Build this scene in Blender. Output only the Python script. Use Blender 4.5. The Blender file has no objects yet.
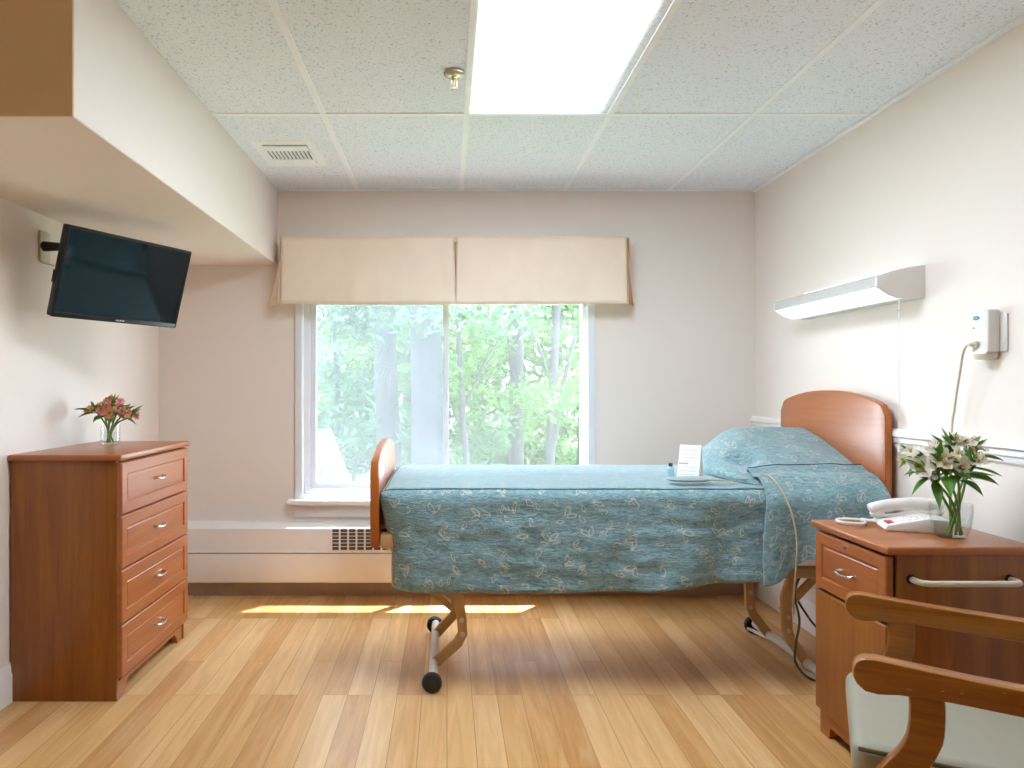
import bpy, bmesh, math, random
from mathutils import Vector, Matrix, noise, Euler
PI = math.pi
rnd = random.Random(7)
scene = bpy.context.scene
COL = scene.collection

# ------------------------------------------------------------------ materials
def lin(h):
    h = h.lstrip('#')
    out = []
    for i in (0, 2, 4):
        c = int(h[i:i+2], 16) / 255
        out.append(c / 12.92 if c <= .04045 else ((c + .055) / 1.055) ** 2.4)
    return (*out, 1.0)

class NT:
    def __init__(s, name):
        s.m = bpy.data.materials.new(name); s.m.use_nodes = True
        s.t = s.m.node_tree; s.n = s.t.nodes; s.l = s.t.links
        s.b = s.n.get('Principled BSDF'); s.out = s.n.get('Material Output')
    def add(s, typ, **kw):
        n = s.n.new(typ)
        for k, v in kw.items(): setattr(n, k, v)
        return n
    def link(s, a, b): s.l.new(a, b)
    def val(s, sock, v):
        s.b.inputs[sock].default_value = v
    def math(s, op, a, b=None, clamp=False):
        n = s.add('ShaderNodeMath', operation=op, use_clamp=clamp)
        for i, x in enumerate((a, b)):
            if x is None: continue
            if hasattr(x, 'links'): s.link(x, n.inputs[i])
            else: n.inputs[i].default_value = x
        return n.outputs[0]
    def coords(s, scale=(1, 1, 1), kind='Object', rot=(0, 0, 0)):
        c = s.add('ShaderNodeTexCoord'); m = s.add('ShaderNodeMapping')
        m.inputs['Scale'].default_value = scale; m.inputs['Rotation'].default_value = rot
        s.link(c.outputs[kind], m.inputs['Vector']); return m.outputs[0]
    def noise(s, vec, scale, detail=4, rough=.55, dist=0):
        n = s.add('ShaderNodeTexNoise')
        n.inputs['Scale'].default_value = scale; n.inputs['Detail'].default_value = detail
        n.inputs['Roughness'].default_value = rough; n.inputs['Distortion'].default_value = dist
        s.link(vec, n.inputs['Vector']); return n.outputs['Fac']
    def ramp(s, fac, stops):
        r = s.add('ShaderNodeValToRGB')
        e = r.color_ramp.elements
        while len(e) < len(stops): e.new(.5)
        for el, (p, c) in zip(e, stops): el.position = p; el.color = c
        s.link(fac, r.inputs[0]); return r.outputs[0]
    def mixc(s, fac, a, b, mode='MIX'):
        n = s.add('ShaderNodeMix', data_type='RGBA', blend_type=mode)
        for sock, x in ((n.inputs[0], fac), (n.inputs[6], a), (n.inputs[7], b)):
            if hasattr(x, 'links'): s.link(x, sock)
            else: sock.default_value = x
        return n.outputs[2]
    def base(s, c):
        if hasattr(c, 'links'): s.link(c, s.b.inputs['Base Color'])
        else: s.b.inputs['Base Color'].default_value = c
    def bump(s, h, strength=.2, dist=.01):
        b = s.add('ShaderNodeBump'); b.inputs['Strength'].default_value = strength
        b.inputs['Distance'].default_value = dist
        s.link(h, b.inputs['Height']); s.link(b.outputs[0], s.b.inputs['Normal'])

def plain(name, c, rough=.5, metal=0, var=.06, scale=9, bump=0, spec=.5, sheen=0):
    t = NT(name); c = lin(c) if isinstance(c, str) else (*c, 1)
    v = t.coords()
    f = t.noise(v, scale)
    lo = tuple(x * (1 - var) for x in c[:3]) + (1,); hi = tuple(min(1, x * (1 + var)) for x in c[:3]) + (1,)
    t.base(t.ramp(f, [(.3, lo), (.7, hi)]))
    t.val('Roughness', rough); t.val('Metallic', metal); t.val('Specular IOR Level', spec)
    if sheen: t.val('Sheen Weight', sheen); t.val('Sheen Roughness', .4)
    if bump: t.bump(t.noise(v, 140, 2), bump, .002)
    return t.m

def wood(name, dark, light, axis='Z', rough=.32, freq=26, coat=.25):
    t = NT(name)
    sc = {'X': (.06, 1, 1), 'Y': (1, .06, 1), 'Z': (1, 1, .06)}[axis]
    v = t.coords(sc)
    a = t.noise(v, freq, 6, .6, .6); b = t.noise(v, freq * 5, 3, .6)
    f = t.math('ADD', t.math('MULTIPLY', a, .75), t.math('MULTIPLY', b, .25))
    t.base(t.ramp(f, [(.32, lin(dark)), (.68, lin(light))]))
    t.val('Roughness', rough); t.val('Coat Weight', coat); t.val('Coat Roughness', .25)
    t.bump(b, .03, .002)
    return t.m

def wall_paint(name, c):
    t = NT(name); v = t.coords()
    c = lin(c)
    t.base(t.ramp(t.noise(v, 1.3, 3), [(.3, tuple(x*.985 for x in c[:3])+(1,)), (.7, c)]))
    t.val('Roughness', .6); t.val('Specular IOR Level', .3)
    t.bump(t.noise(v, 260, 2), .06, .001)
    return t.m

def emit(name, c, strength):
    t = NT(name); e = t.add('ShaderNodeEmission')
    e.inputs[0].default_value = c; e.inputs[1].default_value = strength
    t.link(e.outputs[0], t.out.inputs[0]); t.n.remove(t.b); return t.m

def clear_glass(name, tint=(1, 1, 1, 1), haze=0.0, hazecol=(1, 1, 1, 1), refl=1.0):
    t = NT(name); t.n.remove(t.b)
    tr = t.add('ShaderNodeBsdfTransparent'); tr.inputs[0].default_value = tint
    gl = t.add('ShaderNodeBsdfGlossy'); gl.inputs['Roughness'].default_value = .02
    lw = t.add('ShaderNodeLayerWeight'); lw.inputs['Blend'].default_value = .5
    fr = t.math('ADD', t.math('MULTIPLY', t.math('POWER', lw.outputs['Facing'], 4), .55), .03)
    mx = t.add('ShaderNodeMixShader')
    t.link(t.math('MULTIPLY', fr, refl, True), mx.inputs[0])
    t.link(tr.outputs[0], mx.inputs[1]); t.link(gl.outputs[0], mx.inputs[2])
    last = mx.outputs[0]
    if haze:
        tl = t.add('ShaderNodeBsdfTranslucent'); tl.inputs[0].default_value = hazecol
        m2 = t.add('ShaderNodeMixShader')
        nz = t.noise(t.coords(), 1.5, 2)
        t.link(t.math('ADD', t.math('MULTIPLY', nz, haze * .8), haze * .6), m2.inputs[0])
        t.link(last, m2.inputs[1]); t.link(tl.outputs[0], m2.inputs[2]); last = m2.outputs[0]
    t.link(last, t.out.inputs[0]); return t.m

def leaf_mat(name, a, b, trans=.45):
    t = NT(name)
    c = t.ramp(t.noise(t.coords(), 3.0, 3), [(.3, lin(a)), (.7, lin(b))])
    t.base(c); t.val('Roughness', .5)
    tl = t.add('ShaderNodeBsdfTranslucent'); t.link(c, tl.inputs[0])
    mx = t.add('ShaderNodeMixShader'); mx.inputs[0].default_value = trans
    t.link(t.b.outputs[0], mx.inputs[1]); t.link(tl.outputs[0], mx.inputs[2])
    t.link(mx.outputs[0], t.out.inputs[0]); return t.m

def floor_mat():
    t = NT('oak_laminate')
    v = t.coords(rot=(0, 0, PI/2))
    br = t.add('ShaderNodeTexBrick'); br.offset = .37; br.offset_frequency = 3; br.squash = 1
    br.inputs['Scale'].default_value = 1; br.inputs['Mortar Size'].default_value = .0016
    br.inputs['Mortar Smooth'].default_value = .3
    br.inputs['Brick Width'].default_value = .92; br.inputs['Row Height'].default_value = .098
    br.inputs['Color1'].default_value = (0, 0, 0, 1); br.inputs['Color2'].default_value = (1, 1, 1, 1)
    br.inputs['Mortar'].default_value = (.5, .5, .5, 1); br.inputs['Bias'].default_value = 0
    t.link(v, br.inputs['Vector'])
    tone = t.ramp(br.outputs['Color'], [(0, lin('#bd8248')), (.5, lin('#d9a566')), (1, lin('#efc891'))])
    # grain along the boards, shifted from board to board
    co = t.coords((1, .07, 1))
    sh = t.add('ShaderNodeVectorMath', operation='ADD')
    t.link(co, sh.inputs[0]); t.link(br.outputs['Color'], sh.inputs[1])
    g = t.noise(sh.outputs[0], 22, 6, .62, 1.2)
    g2 = t.noise(sh.outputs[0], 120, 3, .6)
    gr = t.ramp(g, [(.33, lin('#b8844c')), (.5, lin('#dcaa70')), (.68, lin('#efcd9c'))])
    c = t.mixc(.42, tone, gr)
    c = t.mixc(t.math('MULTIPLY', g2, .16), c, lin('#a87a4a'))
    c = t.mixc(t.math('MULTIPLY', br.outputs['Fac'], .5), c, lin('#6d4a2a'))
    t.base(c); t.val('Roughness', .33); t.val('Specular IOR Level', .5)
    r = t.math('ADD', t.math('MULTIPLY', g, .12), .27); t.link(r, t.b.inputs['Roughness'])
    t.bump(t.math('SUBTRACT', 1, br.outputs['Fac']), .12, .002)
    return t.m

def tile_mat():
    t = NT('ceiling_tile'); v = t.coords()
    n1 = t.noise(v, 105, 2, .5, .8); n2 = t.noise(v, 26, 3, .6)
    pit = t.ramp(n1, [(.34, (1, 1, 1, 1)), (.42, (0, 0, 0, 1))])
    c = t.mixc(t.math('MULTIPLY', pit, .5), lin('#eef3fa'), lin('#9a9694'))
    t.base(t.mixc(t.math('MULTIPLY', n2, .12), c, lin('#e6e9ed')))
    t.val('Roughness', .9); t.val('Specular IOR Level', .1)
    t.bump(t.math('SUBTRACT', 1, pit), .3, .003)
    return t.m

def spread_mat():
    t = NT('teal_bedspread')
    uv = t.add('ShaderNodeTexCoord').outputs['UV']
    motif = None
    for k, (sc, off, thr) in enumerate(((9.6, 0.0, .52), (13.0, 3.7, .46))):
        mp = t.add('ShaderNodeMapping'); mp.inputs['Location'].default_value = (off, off * .7, 0)
        t.link(uv, mp.inputs['Vector'])
        wob = t.add('ShaderNodeTexNoise'); wob.inputs['Scale'].default_value = 40; wob.inputs['Detail'].default_value = 1
        t.link(mp.outputs[0], wob.inputs['Vector'])
        dv = t.add('ShaderNodeVectorMath', operation='MULTIPLY_ADD')
        t.link(wob.outputs['Color'], dv.inputs[0]); dv.inputs[1].default_value = (.016, .016, 0)
        t.link(mp.outputs[0], dv.inputs[2])
        vo = t.add('ShaderNodeTexVoronoi', voronoi_dimensions='2D')
        vo.inputs['Scale'].default_value = sc; vo.inputs['Randomness'].default_value = .75
        t.link(dv.outputs[0], vo.inputs['Vector'])
        scl = t.add('ShaderNodeVectorMath', operation='SCALE'); scl.inputs['Scale'].default_value = sc
        t.link(dv.outputs[0], scl.inputs[0])
        ps = t.add('ShaderNodeVectorMath', operation='SCALE'); ps.inputs['Scale'].default_value = 1.0 if False else sc
        t.link(vo.outputs['Position'], ps.inputs[0])
        sub = t.add('ShaderNodeVectorMath', operation='SUBTRACT')
        t.link(scl.outputs[0], sub.inputs[0]); t.link(ps.outputs[0], sub.inputs[1])
        sep = t.add('ShaderNodeSeparateColor'); t.link(vo.outputs['Color'], sep.inputs[0])
        for j, da in enumerate((0.0, 1.15)):
            ang = t.math('ADD', t.math('MULTIPLY', sep.outputs[0], 6.28), da)
            ro = t.add('ShaderNodeVectorRotate', rotation_type='Z_AXIS')
            t.link(sub.outputs[0], ro.inputs['Vector']); t.link(ang, ro.inputs['Angle'])
            ad = t.add('ShaderNodeVectorMath', operation='MULTIPLY_ADD')
            t.link(ro.outputs[0], ad.inputs[0]); ad.inputs[1].default_value = (1, 2.5, 0); ad.inputs[2].default_value = (-.2, 0, 0)
            ln = t.add('ShaderNodeVectorMath', operation='LENGTH'); t.link(ad.outputs[0], ln.inputs[0])
            ring = t.math('LESS_THAN', t.math('ABSOLUTE', t.math('SUBTRACT', ln.outputs['Value'], .19)), .048)
            keep = t.math('LESS_THAN', sep.outputs[1 + (j % 2)], thr)
            r = t.math('MULTIPLY', ring, keep)
            motif = r if motif is None else t.math('MAXIMUM', motif, r)
    br = t.noise(uv, 70, 2, .6)
    motif = t.math('MULTIPLY', motif, t.math('GREATER_THAN', br, .43))
    st = t.add('ShaderNodeMapping'); st.inputs['Scale'].default_value = (30, 95, 1); t.link(uv, st.inputs['Vector'])
    crin = t.noise(st.outputs[0], 1, 5, .65, 1.2)
    ground = t.ramp(crin, [(.3, lin('#547a83')), (.7, lin('#9fbcc2'))])  # crinkle shade and highlights painted into the cloth colour
    c = t.mixc(t.math('MULTIPLY', motif, .66), ground, lin('#d8d2bb'))
    t.base(c); t.val('Roughness', .8); t.val('Specular IOR Level', .25)
    t.val('Sheen Weight', .85); t.val('Sheen Roughness', .4); t.val('Sheen Tint', (.85, .95, 1, 1))
    t.bump(t.math('ADD', crin, t.math('MULTIPLY', motif, .2)), .9, .006)
    return t.m

M = {}
M['wall'] = wall_paint('cream_wall_paint', '#eee3db')
M['walltan'] = wall_paint('tan_wall', '#e6c294')
M['tile'] = tile_mat()
M['grid'] = plain('ceiling_grid_white', '#f6f7f9', .5, var=.02)
M['floor'] = floor_mat()
M['trim'] = plain('white_trim_paint', '#ece8e6', .4, var=.02)
M['vinyl'] = plain('taupe_vinyl_base', '#b39f92', .5, var=.08)
M['frame'] = plain('window_vinyl_white', '#e6e8ee', .35, var=.02)
M['glass'] = clear_glass('window_glass', haze=.023, refl=.6)
M['screen'] = clear_glass('insect_screen_mesh', tint=(.72, .75, .79, 1), haze=.028, refl=.2)
M['vase'] = clear_glass('vase_glass', tint=(.968, .982, .976, 1), refl=1.3)
M['water'] = clear_glass('vase_water', tint=(.955, .975, .965, 1), refl=.2)
M['cherryZ'] = wood('cherry_wood_upright', '#7b400b', '#9f5f17', 'Z')
M['cherryY'] = wood('cherry_wood_along', '#9a5626', '#b26635', 'Y')
M['cherryX'] = wood('cherry_wood_across', '#9a5626', '#b26635', 'X')
M['edge'] = plain('cherry_edge_band', '#a85a1c', .35, var=.1)
M['armwood'] = wood('oak_stained_arm', '#84490f', '#b27022', 'X', .3, 40)
M['chrome'] = plain('satin_nickel', '#d8d6d2', .22, 1.0, var=.03)
M['dark'] = plain('dark_gap', '#1c120a', .8)
M['black'] = plain('black_plastic', '#0b0c0d', .35, var=.1)
M['tvscreen'] = plain('television_glass', '#021015', .05, var=.02, spec=.42)
M['rubber'] = plain('black_rubber', '#15171a', .6)
M['tan'] = plain('tan_powder_coat', '#c8a273', .45, var=.05)
M['whitemetal'] = plain('white_tube_metal', '#dcdcd8', .35, var=.03)
M['spread'] = spread_mat()
M['cordtan'] = plain('tan_cord', '#b9a88e', .5)
M['dark_line'] = plain('dark_teal_line', '#31525a', .8)
M['mattress'] = plain('blue_mattress_cover', '#5f828c', .7, sheen=.3)
M['valance'] = plain('cream_valance_cloth', '#f3dec8', .85, var=.03, scale=5, bump=.2, sheen=.2)
M['lining'] = plain('tan_valance_lining', '#c99a63', .85, var=.05)
M['plastic'] = plain('white_plastic', '#e6e3df', .35, var=.02)
M['cream'] = plain('cream_plastic', '#d9cdb8', .45, var=.03)
M['phone'] = plain('warm_white_phone', '#e9e1dc', .35, var=.03)
M['red'] = plain('red_label', '#c4505a', .5)
M['teal'] = plain('teal_logo', '#1d7d86', .5)
M['greyplastic'] = plain('grey_green_plastic', '#9aa5a2', .4)
M['paper'] = plain('white_card', '#f1eef0', .7, var=.01)
M['ink'] = plain('grey_print', '#dcd9dd', .7)
M['orange'] = plain('orange_print', '#e2ab74', .7)
M['blue'] = plain('pale_blue_plastic', '#9cc3d2', .4)
M['navy'] = plain('navy_cap', '#27485a', .4)
M['seat'] = plain('sage_cream_vinyl', '#a39e8c', .42, var=.03, bump=.1)
M['piping'] = plain('olive_piping', '#5d5436', .5)
M['brass'] = plain('sprinkler_metal', '#b8ab90', .3, 1.0)
M['diffuser'] = emit('light_lens', (.77, .90, 1.02, 1), 19.5)
M['lightgrey'] = plain('light_grey_metal', '#bdbab8', .4, var=.02)
M['wlens'] = emit('wall_light_lens', (.86, .94, 1, 1), 1.15)
M['grille'] = plain('grille_dark', '#54504d', .6)
M['vent_dark'] = plain('vent_slot_grey', '#7d868a', .7)
M['white_petal'] = leaf_mat('white_petals', '#f4ead8', '#fdf9f0', .3)
M['pink_petal'] = leaf_mat('pink_petals', '#f0868c', '#fbc0b6', .3)
M['orange_petal'] = leaf_mat('orange_petals', '#f29a6c', '#fac8a0', .3)
M['stamen'] = plain('yellow_stamen', '#c9a94a', .6)
M['green'] = leaf_mat('bouquet_leaf', '#4d8a2e', '#92c25c', .3)
M['stemgreen'] = plain('flower_stem_green', '#6f9440', .5, var=.2)
M['bark'] = plain('grey_bark', '#34343a', .9, var=.25, scale=14)
M['leaf0'] = leaf_mat('forest_leaf_bright', '#3f6235', '#668a4d', .5)
M['leaf1'] = leaf_mat('forest_leaf_mid', '#395a37', '#5b7c4d', .5)
M['leaf2'] = leaf_mat('forest_leaf_cool', '#3d5c46', '#607f69', .5)
M['lawn'] = plain('woodland_ground', '#5f7448', .95, var=.25, scale=2)
M['outwhite'] = plain('white_outdoor_board', '#5a5f66', .5, var=.02)

# ------------------------------------------------------------------ mesh helpers
class MB:
    """collects shapes into one mesh"""
    def __init__(s): s.bm = bmesh.new(); s.uv = None
    def _merge(s, bm2, mat=None):
        if mat is not None: bmesh.ops.transform(bm2, matrix=mat, verts=bm2.verts)
        me = bpy.data.meshes.new('tmp'); bm2.to_mesh(me); bm2.free(); s.bm.from_mesh(me); bpy.data.meshes.remove(me)
        return s
    def box(s, lo, hi, bev=0, seg=2, mat=None):
        b = bmesh.new(); bmesh.ops.create_cube(b, size=1)
        c = [(lo[i] + hi[i]) / 2 for i in range(3)]; d = [abs(hi[i] - lo[i]) for i in range(3)]
        bmesh.ops.transform(b, matrix=Matrix.Translation(c) @ Matrix.Diagonal((*d, 1)), verts=b.verts)
        if bev: bmesh.ops.bevel(b, geom=b.edges[:], offset=min(bev, min(d) * .49), segments=seg, profile=.5, affect='EDGES')
        return s._merge(b, mat)
    def prism(s, pts, axis, a, b_, bev=0, mat=None):
        """extrude polygon pts (2D) along axis from a to b_"""
        b = bmesh.new()
        def p3(p, t):
            return {'X': (t, p[0], p[1]), 'Y': (p[0], t, p[1]), 'Z': (p[0], p[1], t)}[axis]
        v0 = [b.verts.new(p3(p, a)) for p in pts]; v1 = [b.verts.new(p3(p, b_)) for p in pts]
        n = len(pts)
        c0 = b.faces.new(v0); c1 = b.faces.new(v1[::-1])
        for i in range(n): b.faces.new((v0[i], v1[i], v1[(i+1) % n], v0[(i+1) % n]))
        bmesh.ops.recalc_face_normals(b, faces=b.faces[:])
        if bev:
            ed = list(set(c0.edges[:] + c1.edges[:]))
            bmesh.ops.bevel(b, geom=ed, offset=bev, segments=2, profile=.5, affect='EDGES')
        return s._merge(b, mat)
    def tube(s, pts, r, n=10, cap=True, mat=None):
        pts = [Vector(p) for p in pts]; b = bmesh.new(); rings = []
        rr = r if isinstance(r, (list, tuple)) else [r] * len(pts)
        up = None
        for i, p in enumerate(pts):
            d = (pts[min(i+1, len(pts)-1)] - pts[max(i-1, 0)]).normalized()
            if up is None:
                up = Vector((0, 0, 1)) if abs(d.z) < .9 else Vector((1, 0, 0))
            x = d.cross(up).normalized(); y = x.cross(d).normalized(); up = y
            rings.append([b.verts.new(p + (x * math.cos(2*PI*k/n) + y * math.sin(2*PI*k/n)) * rr[i]) for k in range(n)])
        for a, c in zip(rings, rings[1:]):
            for k in range(n): b.faces.new((a[k], a[(k+1) % n], c[(k+1) % n], c[k]))
        if cap: b.faces.new(rings[0][::-1]); b.faces.new(rings[-1])
        bmesh.ops.recalc_face_normals(b, faces=b.faces[:])
        return s._merge(b, mat)
    def lathe(s, prof, n=32, mat=None):
        """prof: (r,z) list, revolved about z"""
        b = bmesh.new(); rings = []
        for r, z in prof:
            if r < 1e-5: rings.append([b.verts.new((0, 0, z))])
            else: rings.append([b.verts.new((r*math.cos(2*PI*k/n), r*math.sin(2*PI*k/n), z)) for k in range(n)])
        for a, c in zip(rings, rings[1:]):
            for k in range(n):
                k2 = (k+1) % n
                q = [a[k % len(a)], a[k2 % len(a)], c[k2 % len(c)], c[k % len(c)]]
                q = list(dict.fromkeys(q))
                if len(q) > 2:
                    try: b.faces.new(q)
                    except ValueError: pass
        bmesh.ops.recalc_face_normals(b, faces=b.faces[:])
        return s._merge(b, mat)
    def bar(s, pts, w, t, plane='XZ', bev=.004, mat=None, y0=0):
        """flat bar following 2D polyline in XZ, width w in the plane, thickness t along Y (from y0-t/2)"""
        P = [Vector(p) for p in pts]; L = []; R = []
        ww = w if isinstance(w, (list, tuple)) else [w] * len(P)
        for i, p in enumerate(P):
            d = (P[min(i+1, len(P)-1)] - P[max(i-1, 0)]).normalized(); nn = Vector((-d.y, d.x))
            L.append(p + nn * ww[i] / 2); R.append(p - nn * ww[i] / 2)
        return s.prism([tuple(q) for q in L + R[::-1]], 'Y', y0 - t/2, y0 + t/2, bev, mat)
    def grid(s, fn, nu, nv, uvfn=None, flip=False):
        b = s.bm
        V = [[b.verts.new(fn(u/(nu-1), v/(nv-1))) for v in range(nv)] for u in range(nu)]
        lay = None
        if uvfn: lay = b.loops.layers.uv.verify()
        for u in range(nu-1):
            for v in range(nv-1):
                idx = [(u, v), (u+1, v), (u+1, v+1), (u, v+1)]
                if flip: idx = idx[::-1]
                f = b.faces.new([V[i][j] for i, j in idx])
                if lay:
                    for lp, (i, j) in zip(f.loops, idx): lp[lay].uv = uvfn(i/(nu-1), j/(nv-1))
        return s
    def build(s, name, mat, parent=None, smooth=35, solid=0, sub=0):
        me = bpy.data.meshes.new(name); s.bm.normal_update(); s.bm.to_mesh(me); s.bm.free()
        if smooth:
            me.shade_smooth(); me.set_sharp_from_angle(angle=math.radians(smooth))
        me.materials.append(mat)
        o = bpy.data.objects.new(name, me); COL.objects.link(o)
        if parent: o.parent = parent
        if solid:
            m = o.modifiers.new('thickness', 'SOLIDIFY'); m.thickness = solid; m.offset = 0
        if sub:
            m = o.modifiers.new('smooth', 'SUBSURF'); m.levels = sub; m.render_levels = sub
        return o

def tag(o, label, cat, group=None, kind=None):
    if label: o['label'] = label
    if cat: o['category'] = cat
    if group: o['group'] = group
    if kind: o['kind'] = kind
    return o
def thing(name, label, cat, loc=(0, 0, 0), rz=0, group=None):
    o = bpy.data.objects.new(name, None); COL.objects.link(o); o.empty_display_size = .05
    o.location = loc; o.rotation_euler = (0, 0, rz)
    return tag(o, label, cat, group)
def struct(o): o['kind'] = 'structure'; return o
def copy_tree(o, parent=None):
    c = o.copy(); COL.objects.link(c)
    if parent is not None: c.parent = parent
    for ch in list(o.children): copy_tree(ch, c)
    return c
def arc(p0, p1, p2, n=10):
    p0, p1, p2 = Vector(p0), Vector(p1), Vector(p2)
    return [(p0*(1-t)**2 + p1*2*t*(1-t) + p2*t*t) for t in [i/n for i in range(n+1)]]
def spline(pts, n=8):
    P = [Vector(p) for p in pts]; P = [P[0]*2-P[1]] + P + [P[-1]*2-P[-2]]; out = []
    for i in range(1, len(P)-2):
        for k in range(n):
            t = k/n; a, b, c, d = P[i-1:i+3]
            out.append(.5*((2*b) + (c-a)*t + (2*a-5*b+4*c-d)*t*t + (3*b-a-3*c+d)*t**3))
    out.append(P[-2]); return out

# ------------------------------------------------------------------ room (metres; camera at x=0,y=0)
XL, XR, YB, YF, ZC = -1.690, 1.806, 4.105, -2.2, 2.37
EYE = 1.21
WX0, WX1, WZ0, WZ1 = -.845, .838, .582, 1.77           # rough window opening
struct(MB().box((XL-.1, YF-.1, -.05), (XR+.1, YB+.02, 0)).build('floor', M['floor']))
struct(MB().box((XL-.1, YF-.1, ZC), (XR+.1, YB+.2, ZC+.06)).build('ceiling', M['tile']))
struct(MB().box((XL-.12, YF-.1, 0), (XL, YB, ZC)).build('wall_left', M['wall']))
struct(MB().box((XR, YF-.1, 0), (XR+.12, YB, ZC)).build('wall_right', M['wall']))
struct(MB().box((XL, YF-.12, 0), (XR, YF, ZC)).build('wall_front', M['walltan']))  # unseen wall behind the camera, coloured tan to cut bounced light
def holed_wall(name, xs, zs, y0, y1, mat):
    b = MB(); bm = b.bm
    g = [[[bm.verts.new((x, y, z)) for z in zs] for x in xs] for y in (y0, y1)]
    for i in range(3):
        for k in range(3):
            if i == 1 and k == 1: continue
            for s in (0, 1):
                q = [g[s][i][k], g[s][i+1][k], g[s][i+1][k+1], g[s][i][k+1]]
                bm.faces.new(q if s == 0 else q[::-1])
    def side(a, c):
        bm.faces.new((g[0][a[0]][a[1]], g[1][a[0]][a[1]], g[1][c[0]][c[1]], g[0][c[0]][c[1]]))
    for a, c in (((1,1),(2,1)), ((2,1),(2,2)), ((2,2),(1,2)), ((1,2),(1,1))): side(a, c)
    for i in range(3): side((i,0),(i+1,0)); side((i,3),(i+1,3)); side((0,i),(0,i+1)); side((3,i),(3,i+1))
    bmesh.ops.recalc_face_normals(bm, faces=bm.faces[:])
    return struct(b.build(name, mat, smooth=0))
holed_wall('wall_back', (XL-.1, WX0, WX1, XR+.1), (-.05, WZ0, WZ1, ZC+.05), YB, YB+.14, M['wall'])
# lowered bulkhead above the television
SX, SY, SZ = -.993, 1.862, 1.931
sof = struct(MB().box((XL, SY, SZ), (SX, YB, ZC), .003, 1).build('wall_bulkhead', M['wall']))
struct(MB().box((XL, SY-.004, SZ+.001), (SX-.001, SY+.004, ZC)).build('wall_bulkhead_face', M['walltan']))  # thin tan sheet over the front of the cream bulkhead

# ceiling grid
g = MB()
for n in range(-2, 4):
    x = .083 + .607 * n
    if x < SX: g.box((x-.012, YF, ZC-.004), (x+.012, SY-.01, ZC+.001))
    else: g.box((x-.012, YF, ZC-.004), (x+.012, YB, ZC+.001))
for y in (2.962, 1.742, .522, -.698, -1.918):
    g.box((SX if y > SY else XL, y-.012, ZC-.0045), (XR, y+.012, ZC+.001))
struct(g.build('ceiling_grid', M['grid'], smooth=0))
g = MB().box((XR-.02, YF, ZC-.012), (XR, YB, ZC-.001))
struct(g.build('trim_1', M['grid'], smooth=0))
struct(MB().box((SX, YB-.018, ZC-.006), (XR-.02, YB, ZC-.001)).build('trim_2', M['grid'], smooth=0))

# base boards and chair rail
def moulding(name, prof, axis, a, b, mat): return struct(MB().prism(prof, axis, a, b).build(name, mat))
bp = lambda x, s: [(x, 0), (x - s*.014, 0), (x - s*.014, .105), (x - s*.009, .118), (x - s*.009, .135), (x - s*.004, .15), (x, .15)]
moulding('baseboard_left', bp(XL, -1), 'Y', YF, YB, M['trim'])
moulding('baseboard_right', bp(XR, 1), 'Y', YF, YB, M['trim'])
moulding('baseboard_back', [(YB, 0), (YB-.022, 0), (YB-.012, .02), (YB-.012, .1), (YB, .1)], 'X', XL, XR, M['vinyl'])
rz = 1.0
moulding('trim_3', [(XR, rz-.03), (XR-.010, rz-.03), (XR-.012, rz-.012), (XR-.018, rz-.006), (XR-.018, rz+.01), (XR-.026, rz+.018), (XR-.026, rz+.036), (XR-.012, rz+.046), (XR, rz+.046)], 'Y', YF, YB, M['trim'])

# ------------------------------------------------------------------ window
win = bpy.data.objects.new('window_1', None); COL.objects.link(win); struct(win)
def frame_rect(x0, x1, z0, z1, w, y0, y1, bev=.004):
    b = MB(); bm = bmesh.new()
    o = [(x0, z0), (x1, z0), (x1, z1), (x0, z1)]; i = [(x0+w, z0+w), (x1-w, z0+w), (x1-w, z1-w), (x0+w, z1-w)]
    V = {}
    for nm, pts in (('o', o), ('i', i)):
        for k, (x, z) in enumerate(pts):
            for s, y in ((0, y0), (1, y1)): V[nm, k, s] = bm.verts.new((x, y, z))
    for k in range(4):
        k2 = (k+1) % 4
        bm.faces.new((V['o',k,0], V['o',k2,0], V['i',k2,0], V['i',k,0])); bm.faces.new((V['o',k,1], V['i',k,1], V['i',k2,1], V['o',k2,1]))
        bm.faces.new((V['o',k,0], V['o',k,1], V['o',k2,1], V['o',k2,0])); bm.faces.new((V['i',k,0], V['i',k2,0], V['i',k2,1], V['i',k,1]))
    bmesh.ops.recalc_face_normals(bm, faces=bm.faces[:])
    if bev: bmesh.ops.bevel(bm, geom=bm.edges[:], offset=bev, segments=2, affect='EDGES')
    return b._merge(bm)
frame_rect(WX0-.045, WX1+.029, WZ0-.04, WZ1+.05, .045, YB-.014, YB+.001, .005).build('casing', M['frame'], win)
frame_rect(WX0, WX1, WZ0, WZ1, .035, YB+.03, YB+.139, .004).build('frame', M['frame'], win)
sash_l = frame_rect(WX0+.034, .012, WZ0+.034, WZ1-.034, .034, YB+.05, YB+.082).build('sash', M['frame'], win)
sash_r = frame_rect(-.014, WX1-.006, WZ0+.026, WZ1-.034, .026, YB+.09, YB+.125).build('sash', M['frame'], win)
MB().box((WX0+.066, YB+.064, WZ0+.066), (-.02, YB+.068, WZ1-.066)).build('glass_pane', M['glass'], sash_l, 0)
MB().box((.010, YB+.105, WZ0+.050), (WX1-.030, YB+.109, WZ1-.058)).build('glass_pane', M['glass'], sash_r, 0)
MB().box((WX0+.034, YB+.130, WZ0+.034), (-.012, YB+.132, WZ1-.034)).build('insect_screen', M['screen'], win, 0)
MB().box((-.004, YB+.044, 1.12), (.009, YB+.052, 1.2), .003).build('latch', M['frame'], sash_l)
MB().box((WX0-.085, YB-.06, .530), (WX1+.07, YB+.04, .560), .008).build('sill', M['trim'], win)
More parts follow.
